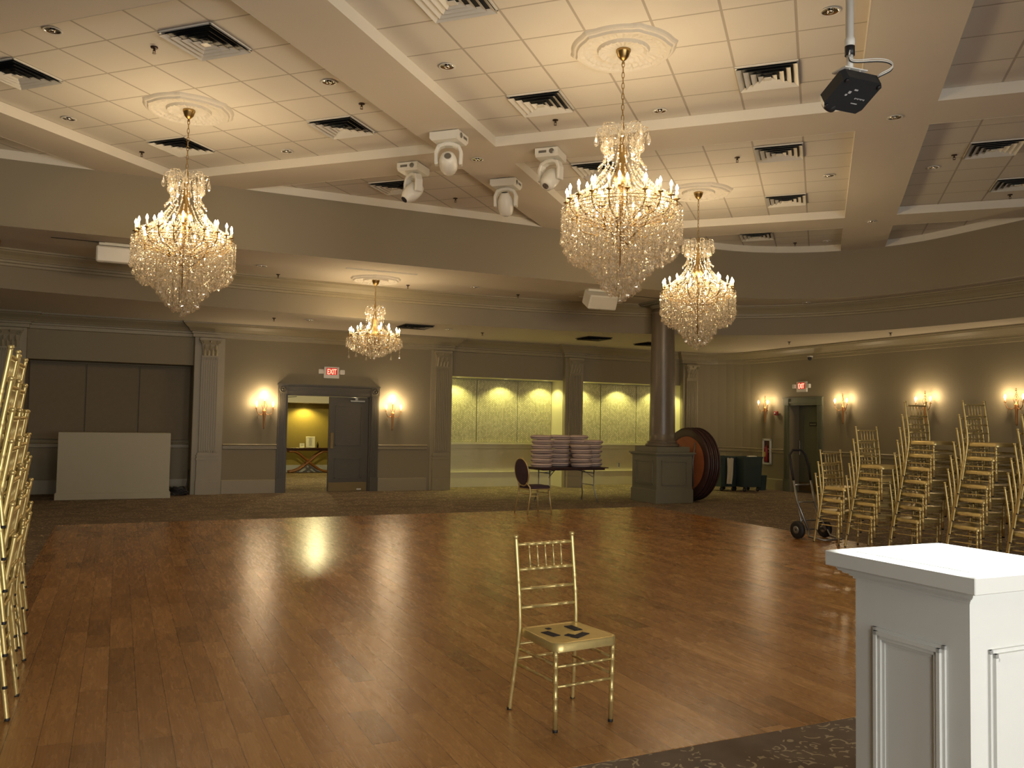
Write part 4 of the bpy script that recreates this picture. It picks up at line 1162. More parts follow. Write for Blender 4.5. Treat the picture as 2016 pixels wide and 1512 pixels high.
# ------------------------------------------------------------------ chandeliers
def drop_mesh(name, h, r_):
    mb = MB(); n = 6
    prof = [(.0008,0),(r_*.25,-h*.12),(r_*.45,-h*.3),(r_*.95,-h*.62),(r_,-h*.75),(r_*.7,-h*.9),(.001,-h)]
    mb.lathe(prof, n=n, smooth=False, cap=False)
    mb.octa((0,0,.014), .008, .010)
    return mb.mesh(name, MT['crystal'])
def make_chandelier(big=True):
    t_ = thing('crystal_chandelier', 'x', 'chandelier', (0,0,0), 0)
    B = MT['brass']
    q = MB(); q.lathe([(.066,0),(.071,-.035),(.066,-.045),(.052,-.085),(.032,-.11),(.018,-.12),(.008,-.13),(.008,-.155)], n=24); part('ceiling_canopy', q, B, t_)
    ctop = -.72 if big else -.46
    q = MB(); z = -.14; k = 0
    while z > ctop-.10:
        a = k % 2 * PI/2; pts = []
        for j in range(12):
            b_ = 2*PI*j/12; x = .0125*math.cos(b_); zz = .033*math.sin(b_)
            pts.append((x*math.cos(a), x*math.sin(a), z-.02+zz))
        q.tube(pts, .0038, 4, closed=True); z -= .052; k += 1
    part('chain', q, B, t_)
    crys = MB(); drops = []
    D1 = drop_mesh('crystal_drop', .082, .022); D2 = drop_mesh('crystal_drop', .10, .028); D3 = drop_mesh('crystal_drop', .13, .026)
    def strand(x, y, z0, z1, sp=.026, r_=.0105):
        n = max(1, int((z0-z1)/sp))
        for i in range(n):
            crys.octa((x, y, z0-(i+.5)*(z0-z1)/n), r_, .0125, n=4, rot=random.random()*2)
    def swag(p0, p1, sag, n=9, r_=.009):
        for i in range(n+1):
            s_ = i/n; x = p0[0]*(1-s_)+p1[0]*s_; y = p0[1]*(1-s_)+p1[1]*s_; z = p0[2]*(1-s_)+p1[2]*s_ - sag*4*s_*(1-s_)
            crys.octa((x,y,z), r_, r_*1.2, n=4, rot=random.random()*2)
    # glass arms of the top crown
    zc = ctop - .03
    rc = .235 if big else .175
    q = MB()
    nA = 8
    for k in range(nA):
        a = 2*PI*k/nA+.2; c, s_ = math.cos(a), math.sin(a)
        pts = [(.03,-.14),(.06,-.05),(.11,.0),(.16,-.005),(rc,-.03),(rc+.012,-.06)]
        q.tube([(c*r_, s_*r_, zc+z_) for r_, z_ in pts], .006, 6)
        drops.append((D3 if big else D1, (c*(rc+.012), s_*(rc+.012), zc-.07)))
        strand(c*rc*.8, s_*rc*.8, zc-.01, zc-.09); drops.append((D1, (c*rc*.8, s_*rc*.8, zc-.10)))
        a2 = a+2*PI/nA; swag((c*rc, s_*rc, zc-.03), (math.cos(a2)*rc, math.sin(a2)*rc, zc-.03), .07)
        swag((c*rc, s_*rc, zc-.03), (c*.16, s_*.16, zc-.30), .03, 12)
    part('crown_arms', q, MT['crystal'], t_)
    # neck, bell
    zn = zc-.16
    neck = .165 if big else .115
    for k in range(16):
        a = 2*PI*k/16; c, s_ = math.cos(a), math.sin(a)
        strand(c*neck, s_*neck, zc-.04, zn-.22)
        a2 = a+PI/16; strand(math.cos(a2)*neck*1.12, math.sin(a2)*neck*1.12, zc-.05, zn-.06)
        drops.append((D2 if big else D1, (c*(neck+.02), s_*(neck+.02), zn+.0)))
        if big: swag((c*neck, s_*neck, zn-.16), (c*.23, s_*.23, zn-.26), .01, 6, .010)
    q = MB(); q.lathe([(.012,ctop),(.02,ctop-.05),(.012,ctop-.10),(.035,ctop-.2),(.05,ctop-.3),(.03,ctop-.38),(.06,ctop-.48),(.09,ctop-.56),(.05,ctop-.62),(.02,ctop-.66),(.015,(-2.2 if big else -1.2))], n=16); part('centre_stem', q, B, t_)
    # arms with candles
    zr = -1.50 if big else -1.03        # candle cup height
    R1 = .52 if big else .44
    tiers = [(R1, zr, 20 if big else 14, 0)] + [((.33 if big else .27), zr+.08, 8, .2)]
    if big: tiers.append((.42, zr-.12, 6, .3))
    lightpos = []; innerpos = []
    armm = MB()
    for R_, z_, n_, off in tiers:
        q1 = MB()
        zb = z_-.06
        q1.tube([(.03,0,zb-.16),(.14,0,zb-.19),(R_*.6,0,zb-.13),(R_*.88,0,zb-.10),(R_,0,zb-.02),(R_,0,zb+.045)], .008, 6)
        q1.lathe([(.006,.045),(.035,.058),(.032,.062),(.010,.064)], (R_,0,zb), 10)
        am = q1.mesh('candle_arm', B)
        q2 = MB(); q2.lathe([(.0105,0),(.0105,.080)], (R_,0,z_), 8); cme = q2.mesh('candle', MT['candle'])
        q3 = MB(); bulb(q3, (R_,0,z_+.080), .95); bme = q3.mesh('bulb', MT['bulb'])
        for k in range(n_):
            a = 2*PI*(k+off)/n_
            ao = link('candle_arm', am, t_, (0,0,0), (0,0,a))
            cc = link('candle', cme, t_, (0,0,0), (0,0,a)); link('bulb', bme, cc)
            if R_ == R1: lightpos.append((R_*math.cos(a), R_*math.sin(a), z_+.175, k))
            elif big and k % 2 == 0: innerpos.append((R_*math.cos(a), R_*math.sin(a), z_+.17, k))
            c, s_ = math.cos(a), math.sin(a)
            a2 = a+2*PI/n_
            for dz, sg in ((.0,.05), (-.05,.07)):
                swag((c*R_, s_*R_, z_-.01+dz), (math.cos(a2)*R_, math.sin(a2)*R_, z_-.01+dz), sg, 12, .0095)
            if R_ == R1:
                swag((c*R_, s_*R_, z_-.01), (c*.22, s_*.22, z_+.18), .04, 16)
                swag((c*.53*R_/.52, s_*.53*R_/.52, z_-.04), (c*.1, s_*.1, z_-.10), .06, 18)
    for k in range(26 if big else 16):
        a = 2*PI*k/(26 if big else 16); c, s_ = math.cos(a), math.sin(a)
        swag((c*R1, s_*R1, zr+.015), (c*.16, s_*.16, zn-.26), .05 if big else .02, 20, .011)
        swag((c*R1, s_*R1, zr-.05), (c*.12, s_*.12, zr+.14), .05, 18, .010)
    # skirts of bead strands
    if big:
        skirts = [(.565,-1.56,-1.83,56),(.535,-1.58,-1.92,50),(.49,-1.60,-1.98,44),(.44,-1.62,-2.01,38),(.39,-1.64,-2.02,34),(.335,-1.66,-2.04,28),(.27,-1.70,-2.10,24),
                  (.215,-1.8,-2.17,18),(.17,-1.85,-2.23,14),(.125,-1.9,-2.28,9),(.075,-1.95,-2.32,5)]
    else:
        skirts = [(.49,-1.08,-1.16,52),(.45,-1.06,-1.20,44),(.38,-1.05,-1.23,36),(.30,-1.05,-1.26,28),(.20,-1.06,-1.29,18),(.10,-1.06,-1.33,9)]
    allr = []
    for r_, z0, z1, n_ in skirts:
        ring = [(r_*math.cos(2*PI*k/40), r_*math.sin(2*PI*k/40), z0) for k in range(40)]
        rq = MB(); rq.tube(ring, .004, 4, closed=True); part('bead_ring', rq, B, t_)
        for k in range(n_):
            a = 2*PI*(k+random.uniform(-.2,.2))/n_; rr = r_+random.uniform(-.006,.006); c, s_ = math.cos(a), math.sin(a)
            zz = z1 + random.uniform(-.02,.02)
            strand(c*rr, s_*rr, z0, zz+.01); allr.append((r_, (c*rr, s_*rr, zz)))
    drops.append((D2, (0,0,-2.36 if big else -1.37)))
    if not big:
        for k in range(6):
            a = 2*PI*k/6+.3; strand(.46*math.cos(a), .46*math.sin(a), -1.2, -1.36); drops.append((D1, (.46*math.cos(a), .46*math.sin(a), -1.37)))
    nd = len(drops)
    outer = sorted(allr, key=lambda x: -x[0])
    small = [x for x in allr if x[0] < (.3 if big else .25)]
    pick = set()
    for i in range(0, len(allr)):
        pass
    room = 100-nd
    cand = small[:] + outer
    used = []
    for x in cand:
        if len(used) >= room: break
        if id(x) in pick: continue
        pick.add(id(x)); used.append(x)
    for x in used:
        drops.append((D2 if x[0] < .3 else D1, x[1]))
    for x in allr:
        if id(x) in pick: continue
        c = x[1]; h, r_ = .078, .021
        crys.lathe([(.001,0),(r_*.45,-h*.3),(r_,-h*.72),(.001,-h)], c, 5, smooth=False, cap=False)
    for me, p in drops:
        link('crystal_drop', me, t_, p, (0,0,random.random()*6))
    o = link('crystal_beads', crys.mesh('crystal_beads', MT['crystal']), t_); o['kind'] = 'stuff'
    return t_, lightpos, innerpos
CHP = 34.0
def chand_lights(t_, lp, w, z_extra, n):
    st = max(1, len(lp)//n)
    for i in range(0, len(lp), st):
        x, y, z, k = lp[i]; plight('chandelier_light', t_, (x, y, z), w/len(lp[::st]), .03)
C1, lp, lpi = make_chandelier(True)
C1.location = (-1.76, 7.78, ZT)
C2 = dup(C1, (-6.91, 7.79, ZT), .5); C3 = dup(C1, (-1.74, 12.98, ZT), 1.1)
C4, lp4, _n = make_chandelier(False); C4.location = (*XY(4.12, 14.74), Z2)
for c_, lab in ((C1,'largest looking crystal chandelier, hanging nearest left of the ceiling projector'),(C2,'long crystal chandelier hanging from the left tray of tiles'),(C3,'long crystal chandelier in front of the round column'),(C4,'smaller flat bottomed crystal chandelier near the double door')):
    c_['label'] = lab; c_['group'] = 'crystal chandeliers'
for c_ in (C1, C2, C3): chand_lights(c_, lp, 34, 0, 7); chand_lights(c_, lpi, 20, 0, 7)
chand_lights(C4, lp4, 26, 0, 5)

def medallion(x, y, z, lab, r_=.56):
    mb = MB(); n = 96; prof = [(.06,-.012),(.10,-.014),(.13,-.015),(.20,-.014),(.235,-.03),(.25,-.03),(.262,-.012),(.34,-.010),(.37,-.02),(.40,-.018),(.43,-.034),(.455,-.036),(.47,-.022),(.49,-.020),(.505,-.012),(.52,0)]
    vs = []; fs = []
    for r0, z0 in prof:
        for k in range(n):
            a = 2*PI*k/n
            dz = 0; rr = r0
            if .13 <= r0 <= .25: dz = -.006*abs(math.sin(a*12))
            if .34 <= r0 <= .41: dz = -.010*abs(math.sin(a*18))
            if r0 > .43: rr = r0*(1+.05*max(0, math.cos(a*6))**6)
            s_ = r_/.52; vs.append((rr*s_*math.cos(a), rr*s_*math.sin(a), (z0+dz)*1.5))
    for i in range(len(prof)-1):
        for k in range(n):
            k2 = (k+1) % n; fs.append((i*n+k, i*n+k2, (i+1)*n+k2, (i+1)*n+k))
    mb.add(vs, fs, False)
    for k in range(6):
        a = 2*PI*k/6
        for j in range(-2, 3):
            b_ = a+j*.07; r1 = r_*.86
            mb.octa((r1*math.cos(b_), r1*math.sin(b_), -.03), .03, .022, n=5)
    o = link('ceiling_medallion', mb.mesh('ceiling_medallion', MT['plaster']), None, (x, y, z)); tag(o, lab, 'ceiling medallion', 'plaster ceiling medallions')
medallion(-1.76, 7.78, ZT, 'ornate white medallion above the largest looking chandelier', .50)
medallion(-6.91, 7.79, ZT, 'ornate white medallion above the left chandelier', .50)
medallion(-1.74, 12.98, ZT, 'ornate white medallion above the chandelier in front of the column', .50)
medallion(*XY(4.12, 14.74), Z2, 'ornate medallion above the smaller chandelier near the double door', .45)

# ------------------------------------------------------------------ ceiling vents, downlights, sprinklers
def vent_things(dark=False):
    t_ = thing('ceiling_vent', 'x', 'vent', (0,0,0), 0)
    q = MB(); q.box(-.285,.285,-.285,.285,-.006,-.002); part('duct_opening', q, MT['ventgap'], t_)
    q = MB()
    for i in range(4):
        h = .295-.068*i; w_ = .046 if i else .03; dz = .028+.006*i; zt = -.004-(.004*i)
        inn = h-w_
        vs = []
        for s_, z in ((h, zt-dz*.35), (inn, zt-dz)):
            pass
        # sloped square louvre ring
        o1, o2 = (h, -.038-.002*i), (h-.047, -.008-.002*i)
        vs = [(-o1[0],-o1[0],o1[1]),(o1[0],-o1[0],o1[1]),(o1[0],o1[0],o1[1]),(-o1[0],o1[0],o1[1]),(-o2[0],-o2[0],o2[1]),(o2[0],-o2[0],o2[1]),(o2[0],o2[0],o2[1]),(-o2[0],o2[0],o2[1])]
        vv = vs + [(x,y,z+.004) for x,y,z in vs]
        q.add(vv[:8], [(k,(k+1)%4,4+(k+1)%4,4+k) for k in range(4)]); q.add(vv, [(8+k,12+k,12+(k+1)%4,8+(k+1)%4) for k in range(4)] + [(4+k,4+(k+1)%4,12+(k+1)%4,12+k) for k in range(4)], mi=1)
    q.box(-.035,.035,-.035,.035,-.044,-.036)
    for a, b2, c, d in ((-.303,.303,-.303,-.285),(-.303,.303,.285,.303),(-.303,-.285,-.303,.303),(.285,.303,-.303,.303)): q.box(a,b2,c,d,-.014,0)
    part('louvres', q, [MT['inside2'] if dark else MT['vent'], MT['ventgap']], t_)  # second slot colours the louvre backs dark to imitate the shade above them
    return t_
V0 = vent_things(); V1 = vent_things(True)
# grid cell centres: x0 + .6096*(i+.5)
def snap(val, o): return o + .6096*(math.floor((val-o)/.6096)+.5)
vents = [(-7.89,6.39,'square ceiling vent at the left edge beyond the left medallion',1,1),(-5.49,6.38,'square ceiling vent right of the left medallion, toward the top edge',1,1),(-7.90,8.80,'square ceiling vent behind the left chandelier chain',1,1),(-5.5,8.81,'square ceiling vent right of the left chandelier, near the moving head lights',1,1),
         (-2.93,8.83,'square ceiling vent left of the large chandelier chain',2,1),(-.50,8.83,'square ceiling vent between the large chandelier and the projector',2,1),(-2.9,6.44,'square ceiling vent at the top edge left of the large medallion',2,1),
         (-.45,11.38,'square ceiling vent in the tray beyond the projector, nearer row',2,2),(-.47,13.82,'square ceiling vent in the tray beyond the projector, farther row',2,2),(-2.98,11.28,'square ceiling vent half hidden behind the large chandelier',2,2),
         (-6.08,11.43,'square ceiling vent in the triangular tray behind the moving heads',1,2),(-1.09,16.51,'square ceiling vent in the farthest narrow tray behind the far chandelier',2,3),
         (2.08,12.03,'square ceiling vent at the right edge, nearer one of two',3,2),(2.62,13.80,'square ceiling vent at the right edge, farther one of two',3,2),(-.5,6.4,'square ceiling vent above the view beside the projector pole',2,1)]
vents = vents[:-1]
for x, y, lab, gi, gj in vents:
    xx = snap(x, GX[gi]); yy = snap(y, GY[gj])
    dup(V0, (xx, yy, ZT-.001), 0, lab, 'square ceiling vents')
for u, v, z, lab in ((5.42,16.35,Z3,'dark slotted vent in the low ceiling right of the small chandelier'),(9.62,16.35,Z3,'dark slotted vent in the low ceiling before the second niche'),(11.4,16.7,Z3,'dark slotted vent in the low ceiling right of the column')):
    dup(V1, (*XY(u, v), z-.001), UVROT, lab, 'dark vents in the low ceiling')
kill(V0); kill(V1)
t_ = thing('linear_diffuser', 'long narrow slot diffuser in the ceiling above the small chandelier', 'vent', (*XY(4.0, 13.93), Z2), UVROT)
q = MB(); q.box(-.62,.62,-.045,-.02,-.008,0); q.box(-.62,.62,.02,.045,-.008,0); q.box(-.62,.62,-.004,.004,-.008,0); part('slot_frame', q, MT['vent'], t_)
q = MB(); q.box(-.62,.62,-.02,-.004,-.003,-.001); q.box(-.62,.62,.004,.02,-.003,-.001); part('slots', q, MT['ventgap'], t_)
for u, v, w_, lab in ((9.5,14.05,.5,'thin slot diffuser in the ceiling left of the column top'),(11.2,13.95,.4,'thin slot diffuser in the ceiling right of the far chandelier'),(-.62,13.7,.35,'thin slot diffuser left of the boxy speaker')):
    t_ = thing('linear_diffuser', lab, 'vent', (*XY(u, v), Z2), UVROT)
    q = MB(); q.box(-w_,w_,-.02,.02,-.004,-.001); part('slots', q, MT['ventgap'], t_)

def downlight0():
    t_ = thing('recessed_downlight', 'x', 'light', (0,0,0), 0)
    q = MB(); q.lathe([(.082,-.001),(.088,-.006),(.080,-.009),(.070,-.004)], n=28, cap=False); part('trim_ring', q, MT['vent'], t_)
    q = MB(); q.lathe([(.071,-.004),(.062,.002),(.040,.0035),(.001,.004)], n=28, cap=False)
    q.lathe([(.026,.0),(.03,-.012),(.018,-.018),(.001,-.018)], n=14, cap=False)
    part('reflector', q, MT['chrome'], t_)
    return t_
DL0 = downlight0()
dls = [(-6.74,5.77,ZT,'unlit downlight near the top left corner'),(-8.55,7.60,ZT,'unlit downlight at the far left of the left tray'),(-4.91,7.61,ZT,'unlit downlight right of the left medallion'),(-6.72,9.44,ZT,'unlit downlight beyond the left chandelier'),
       (-3.54,7.63,ZT,'unlit downlight left of the large medallion'),(-1.71,9.47,ZT,'unlit downlight just right of the large chandelier chain'),(.09,7.61,ZT,'unlit downlight left of the projector pole'),(.13,12.66,ZT,'unlit downlight in the tray beyond the projector'),
       (1.47,12.67,ZT,'unlit downlight in the right tray'),(.14,17.13,ZT,'unlit downlight in the farthest narrow tray'),(-4.24,10.15,ZC,'unlit downlight on the beam amid the moving heads'),(.79,10.12,ZC,'unlit downlight on the beam right of the projector'),(.82,15.15,ZC,'unlit downlight on the beam beyond the trays at right'),
       (-6.5,10.45,ZT,'unlit downlight in the triangular tray')]
for x, y, z, lab in dls: dup(DL0, (x, y, z-.0045), 0, lab, 'recessed downlights')
for u, v, z, lab in ((2.08,14.45,Z2,'tiny downlight in the middle ceiling left of the small chandelier'),(6.01,14.65,Z2,'tiny downlight in the middle ceiling right of the small chandelier'),(8.35,14.64,Z2,'tiny downlight in the middle ceiling left of the boxy speaker'),(12.59,12.93,Z2,'tiny downlight in the middle ceiling right of the far chandelier'),
                     (3.3,16.5,Z3,'tiny downlight in the low ceiling over the left sconce'),(6.21,16.53,Z3,'tiny downlight in the low ceiling before the second pilaster')):
    dup(DL0, (*XY(u, v), z-.0045), 0, lab, 'recessed downlights')
kill(DL0)
def sprink():
    t_ = thing('sprinkler_head', 'x', 'sprinkler', (0,0,0), 0)
    q = MB(); q.lathe([(.034,0),(.036,-.006),(.03,-.012),(.012,-.014)], n=16); part('escutcheon', q, MT['darkbronze'], t_)
    q = MB(); q.lathe([(.009,-.012),(.009,-.04)], n=8); q.tube([(-.014,0,-.03),(-.012,0,-.055),(0,0,-.062),(.012,0,-.055),(.014,0,-.03)], .003, 5); q.lathe([(.018,-.062),(.018,-.065)], n=10); part('nozzle', q, MT['darkbronze'], t_)
    return t_
SP0 = sprink()
for x, y, z, lab in ((-6.09,6.36,ZT,'sprinkler beyond the left medallion near the top'),(-8.66,8.89,ZT,'sprinkler left of the left chandelier'),(-4.89,8.26,ZT,'sprinkler between the two front trays'),(-2.94,9.41,ZT,'sprinkler left of the large chandelier'),(-1.03,11.47,ZT,'sprinkler beyond the large chandelier'),(-5.5,12.28,ZT,'sprinkler in the triangular tray'),(1.66,12.18,ZT,'sprinkler in the right tray'),(2.73,14.49,ZT,'sprinkler at the far right'),(-.44,17.16,ZT,'sprinkler in the farthest narrow tray')):
    dup(SP0, (x, y, z), 0, lab, 'sprinkler heads')
for u, v, z, lab in ((2.47,15.17,Z2,'sprinkler in the middle ceiling left of the small chandelier'),(4.84,15.1,Z2,'sprinkler in the middle ceiling just right of the small chandelier'),(7.12,15.08,Z2,'sprinkler in the middle ceiling above the first niche'),(-.17,15.2,Z2,'sprinkler in the middle ceiling under the left speaker'),(2.65,16.6,Z3,'sprinkler in the low ceiling above the left sconce'),(7.08,16.77,Z3,'sprinkler in the low ceiling above the first niche'),(14.02,12.11,Z3,'sprinkler in the low ceiling at the right'),(13.7,14.6,Z3,'sprinkler in the low ceiling above the exit door')):
    dup(SP0, (*XY(u, v), z), 0, lab, 'sprinkler heads')
kill(SP0)

# niche downlights: visible lenses and their spots
NYEL = (1.0,.93,.30)
for i, (u, lab) in enumerate(((7.30,'left lit downlight in the first niche'),(8.52,'middle lit downlight in the first niche'),(9.62,'right lit downlight in the first niche'),(10.72,'left lit downlight in the second niche'),(11.9,'middle lit downlight in the second niche'),(13.05,'right lit downlight in the second niche'))):
    t_ = thing('niche_downlight', lab, 'light', (*XY(u, 18.68), HN), 0, 'lit niche downlights')
    q = MB(); q.lathe([(.062,0),(.066,-.008),(.05,-.010),(.046,-.002)], n=20, cap=False); part('trim_ring', q, MT['vent'], t_)
    q = MB(); q.lathe([(.046,-.003),(.046,-.005)], n=20); part('lens', q, MT['downlight'], t_)
    slight('niche_spot', (*XY(u, 18.68), HN-.02), 44, 2.2, NYEL, .03, .5)
slight('corridor_spot', (*XY(5.0, CB-.30), 2.01), 48, 2.5, (1.0,.80,.22), .03, .6)

# ------------------------------------------------------------------ ceiling speakers
def speaker(u, v, w, d, h, lab, yaw=0, pitch=.35):
    t_ = thing('ceiling_speaker', lab, 'speaker', (*XY(u, v), Z2), UVROT+yaw, 'white boxy ceiling speakers')
    q = MB(); Mx = Matrix.Translation((0,0,-.05-h/2)) @ Matrix.Rotation(pitch,4,'X')
    q.box(-w/2,w/2,-d/2,d/2,-h/2,h/2,bev=.02,M=Mx); part('cabinet', q, MT['fixture'], t_)
    q = MB(); q.box(-w/2+.03,w/2-.03,-d/2-.006,-d/2,-h/2+.025,h/2-.025,M=Mx); part('grille', q, MT['vent'], t_)
    q = MB(); q.box(-w*.45,w*.45,-.05,.05,-.04,0); part('bracket', q, MT['fixture'], t_)
speaker(8.22, 13.75, .58, .34, .28, 'white boxy speaker under the ceiling left of the round column', -.1, .5)
speaker(-.05, 13.75, .66, .30, .24, 'white boxy speaker under the ceiling behind the left chandelier', 0, .12)

q = MB(); q.lathe([(.05,0),(.16,-.02),(.19,-.08),(.17,-.16),(.10,-.22),(.03,-.25),(.001,-.26)], n=24)
o = link('round_ceiling_fixture', q.mesh('round_ceiling_fixture', MT['bronze']), None, (*XY(-1.80, 13.95), Z2)); tag(o, 'round brown ceiling fixture cut by the left edge of the view', 'light')
# ------------------------------------------------------------------ moving head lights
def moving_head(x, y, rz, pan, tilt, lab):
    t_ = thing('moving_head_light', lab, 'stage light', (x, y, ZC), rz, 'white moving head stage lights')
    F = MT['fixture']
    q = MB(); q.box(-.10,.10,-.14,.14,-.012,0); part('mount_plate', q, MT['steel'], t_)
    q = MB(); P = [(-.19,-.012),(-.19,-.085),(-.16,-.115),(.16,-.115),(.19,-.085),(.19,-.012)]
    q.add([(x_, -.15, z_) for x_, z_ in P] + [(x_, .15, z_) for x_, z_ in P], [tuple(range(6))[::-1], tuple(range(6,12))] + [(k,(k+1)%6,6+(k+1)%6,6+k) for k in range(6)]); bs = part('base_housing', q, F, t_)
    for sx in (-1,1):
        q = MB(); q.lathe([(.032,0),(.032,.008),(.02,.010)], n=16, M=Matrix.Translation((sx*.188,-.07,-.06)) @ Matrix.Rotation(sx*PI/2,4,'Y')); part('side_fan', q, MT['steel'], bs)
        q = MB(); q.box(sx*.19-.004, sx*.19+.004, .0, .10, -.075, -.045); part('connector_panel', q, MT['steel'], bs)
    yk = link('yoke', None, t_, (0,0,-.115), (0,0,pan))
    q = MB(); pts = [(-.145,-.26),(-.15,-.12),(-.12,-.05),(-.05,-.022),(.05,-.022),(.12,-.05),(.15,-.12),(.145,-.26)]
    for (xa, za), (xb, zb) in zip(pts, pts[1:]):
        dx, dz = xb-xa, zb-za; L = math.hypot(dx, dz); a = math.atan2(dz, dx)
        q.box(-.012, L+.012, -.055, .055, -.022, .022, bev=.01, M=Matrix.Translation((xa,0,za)) @ Matrix.Rotation(-a,4,'Y'))
    q.lathe([(.055,-.02),(.055,.0)], n=20)
    me = q.mesh('yoke', F)
    bpy.data.objects.remove(yk); yk = link('yoke', me, t_, (0,0,-.115), (0,0,pan))
    q = MB(); Mh = Matrix.Rotation(tilt,4,'X')
    q.lathe([(.05,-.15),(.085,-.13),(.105,-.07),(.112,.0),(.108,.07),(.085,.13),(.055,.18),(.05,.185)], n=20, M=Matrix.Translation((0,0,-.25)) @ Mh)
    hd = link('lamp_head', q.mesh('lamp_head', F), t_, (0,0,-.115), (0,0,pan))
    q = MB(); q.lathe([(.046,.186),(.046,.189)], n=18, M=Matrix.Translation((0,0,-.25)) @ Mh)
    q2 = link('lens', q.mesh('lens', MT['dark']), hd)
    q = MB(); q.lathe([(.042,-.153),(.042,-.151)], n=18, M=Matrix.Translation((0,0,-.25)) @ Mh)
    for k in range(6): q.box(.015,.04,-.004,.004,-.156,-.152,M=Matrix.Translation((0,0,-.25)) @ Mh @ Matrix.Rotation(k*PI/3,4,'Z'))
    link('fan_grille', q.mesh('fan_grille', MT['steel']), hd)
moving_head(-4.2, 9.15, 0, .35, -1.9, 'white moving head light nearest of the four on the beams')
moving_head(-5.18, 10.15, PI/2, 1.0, -2.35, 'white moving head light leftmost of the four, lens pointing down left')
moving_head(-3.22, 10.13, PI/2, 1.25, .75, 'white moving head light nearest the large chandelier')
moving_head(-4.22, 11.18, 0, .15, .45, 'white moving head light lowest of the four, tail fan showing')

# ------------------------------------------------------------------ projector
t_ = thing('ceiling_projector', 'black projector hanging on a white ceiling pole with looping cables', 'projector', (.185, 5.72, ZT), 0)
PZ = 3.96-ZT
q = MB(); q.lathe([(.026,0),(.026,PZ+.10),(.032,PZ+.095),(.032,PZ+.06),(.029,PZ+.055),(.029,PZ)], n=20); part('pole', q, MT['fixture'], t_)
q = MB(); q.lathe([(.031,PZ+.045),(.031,PZ-.015)], n=20); part('black_tape', q, MT['dark'], t_)
q = MB(); q.lathe([(.022,PZ-.01),(.022,PZ-.12)], n=14); q.box(-.09,.09,-.06,.06,PZ-.125,PZ-.118); q.box(-.045,-.038,-.045,.045,PZ-.20,PZ-.12); q.box(.038,.045,-.045,.045,PZ-.20,PZ-.12)
q.v = q.v
mnt = part('mount_bracket', q, MT['fixture'], t_, rot=(0,0,.7))
Mp = Matrix.Translation((.0,.0,PZ-.245)) @ Matrix.Rotation(math.radians(42),4,'Z') @ Matrix.Rotation(-.50,4,'X')
q = MB(); P = [(-.155,-.10),(-.13,-.125),(.13,-.125),(.155,-.10),(.155,.09),(.13,.125),(-.13,.125),(-.155,.09)]
q.prism(P, -.045, .03, M=Mp)
bd = part('projector_body', q, MT['projector'], t_)
q = MB(); q.lathe([(.045,-.02),(.05,.02),(.046,.035)], n=20, M=Mp @ Matrix.Translation((-.06,.115,0)) @ Matrix.Rotation(-PI/2,4,'X')); part('lens_barrel', q, MT['dark'], t_)
for a, b2, c, d in ((-.05,-.03,-.03,-.012),(-.06,-.045,-.005,.008),(-.02,.008,-.05,-.04),(.03,.08,.05,.056)):
    q = MB(); q.box(a,b2,c,d,-.0475,-.0455,M=Mp); part('sticker', q, MT['cable'], bd)
q = MB()
for k in range(7): q.box(.03+k*.012,.037+k*.012,.01,.02-.004*(k%2),-.0475,-.0455,M=Mp)
part('lettering', q, MT['cable'], bd)
q = MB()
for sx, sy in ((-.13,-.1),(.13,-.1),(-.13,.1)): q.lathe([(.012,-.06),(.014,-.045)], (0,0,0), 10, M=Mp @ Matrix.Translation((sx,sy,0)))
part('foot', q, MT['dark'], bd)
def bez(P, n=24):
    out = []
    for i in range(n+1):
        s_ = i/n; m = len(P)-1; x = [0,0,0]
        for k, p in enumerate(P):
            w_ = math.comb(m,k)*s_**k*(1-s_)**(m-k)
            for j in range(3): x[j] += w_*p[j]
        out.append(tuple(x))
    return out
E1 = Mp @ Vector((.12,-.13,.0))
for off, m_ in ((0,'dark'),(.012,'fixture'),(.03,'fixture')):
    q = MB(); q.tube(bez([(0,-.03,PZ-.02+off),(-.04,-.04,PZ-.12),(.10,.0,PZ-.08+off),(.30,.05,PZ+.02+off),(.32,.05,PZ-.16),(E1.x+.06,E1.y-.03,E1.z+.03+off),(E1.x,E1.y,E1.z+off*.5)]), .0036, 6)
    part('cable', q, MT[m_], t_)

# ------------------------------------------------------------------ added window daylight and podium lamp near the camera
def area(name, loc, rot, sx, sy, w, c):
    l = bpy.data.lights.new(name, 'AREA'); l.shape = 'RECTANGLE'; l.size = sx; l.size_y = sy; l.energy = w; l.color = c
    o = bpy.data.objects.new(name, l); COL.objects.link(o); o.location = loc; o.rotation_euler = rot; return o
for a, b2 in WIN:
    area('window_daylight', (*XY((a+b2)/2, VN-.25), 1.65), (PI/2, 0, UVROT), 1.7, 1.8, 138, (1.0,.985,.94))  # area light behind each added, unseen window
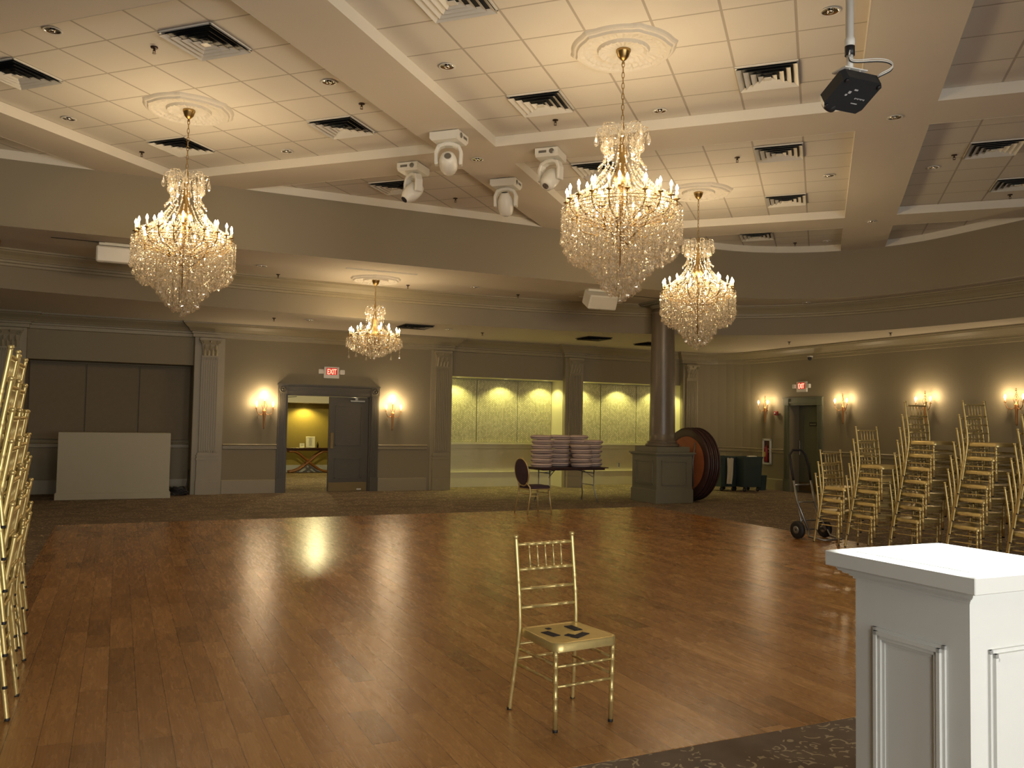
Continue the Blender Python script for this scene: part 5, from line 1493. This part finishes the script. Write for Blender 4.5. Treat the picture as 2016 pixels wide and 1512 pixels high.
# lamp over the podium in the low ceiling
t_ = thing('recessed_downlight', 'lit recessed downlight over the white podium, above the view', 'light', (*XY(PU_, PV_), Z2-.001), 0, None)
slight('podium_spot', (*XY(PU_+.02, PV_-.02), Z2-.05), 1700, .31, (.97,1.0,.95), .05, .35)
q = MB(); q.lathe([(.082,-.001),(.088,-.006),(.080,-.009),(.070,-.004)], n=28, cap=False); part('trim_ring', q, MT['vent'], t_)

# ------------------------------------------------------------------ world, camera, view
w = bpy.data.worlds.new('World'); sc.world = w; w.use_nodes = True
w.node_tree.nodes['Background'].inputs[0].default_value = (.6,.7,.85,1); w.node_tree.nodes['Background'].inputs[1].default_value = .3

F_, YAW, PITCH, ROLL = 1660., .3497, .0466, .0169
cy, sy = math.cos(YAW), math.sin(YAW); Rz = Matrix(((cy,sy,0),(-sy,cy,0),(0,0,1)))
Bm = Matrix(((1,0,0),(0,0,-1),(0,1,0)))
cp, sp_ = math.cos(PITCH), math.sin(PITCH); Rx = Matrix(((1,0,0),(0,cp,sp_),(0,-sp_,cp)))
cr, sr = math.cos(ROLL), math.sin(ROLL); Rr = Matrix(((cr,-sr,0),(sr,cr,0),(0,0,1)))
R = Rr @ Rx @ Bm @ Rz
cam = bpy.data.cameras.new('Camera'); cam.lens = F_*36/2016; cam.sensor_width = 36; cam.sensor_fit = 'HORIZONTAL'; cam.clip_start = .05; cam.clip_end = 100
camo = bpy.data.objects.new('Camera', cam); COL.objects.link(camo)
M3 = Matrix((R[0], -R[1], -R[2])).transposed()
camo.matrix_world = Matrix.Translation((0,0,1.55)) @ M3.to_4x4()
sc.camera = camo

sc.view_settings.view_transform = 'Standard'; sc.view_settings.look = 'None'; sc.view_settings.gamma = 1
sc.view_settings.exposure = 0.35
try: sc.view_settings.use_curve_mapping = False
except Exception: pass
cy_ = sc.cycles
cy_.use_adaptive_sampling = True; cy_.adaptive_threshold = .04; cy_.adaptive_min_samples = 16
cy_.max_bounces = 5; cy_.diffuse_bounces = 3; cy_.glossy_bounces = 2; cy_.transmission_bounces = 2; cy_.transparent_max_bounces = 12
cy_.sample_clamp_indirect = 4; cy_.sample_clamp_direct = 0
cy_.use_denoising = True
cy_.caustics_reflective = False; cy_.caustics_refractive = False
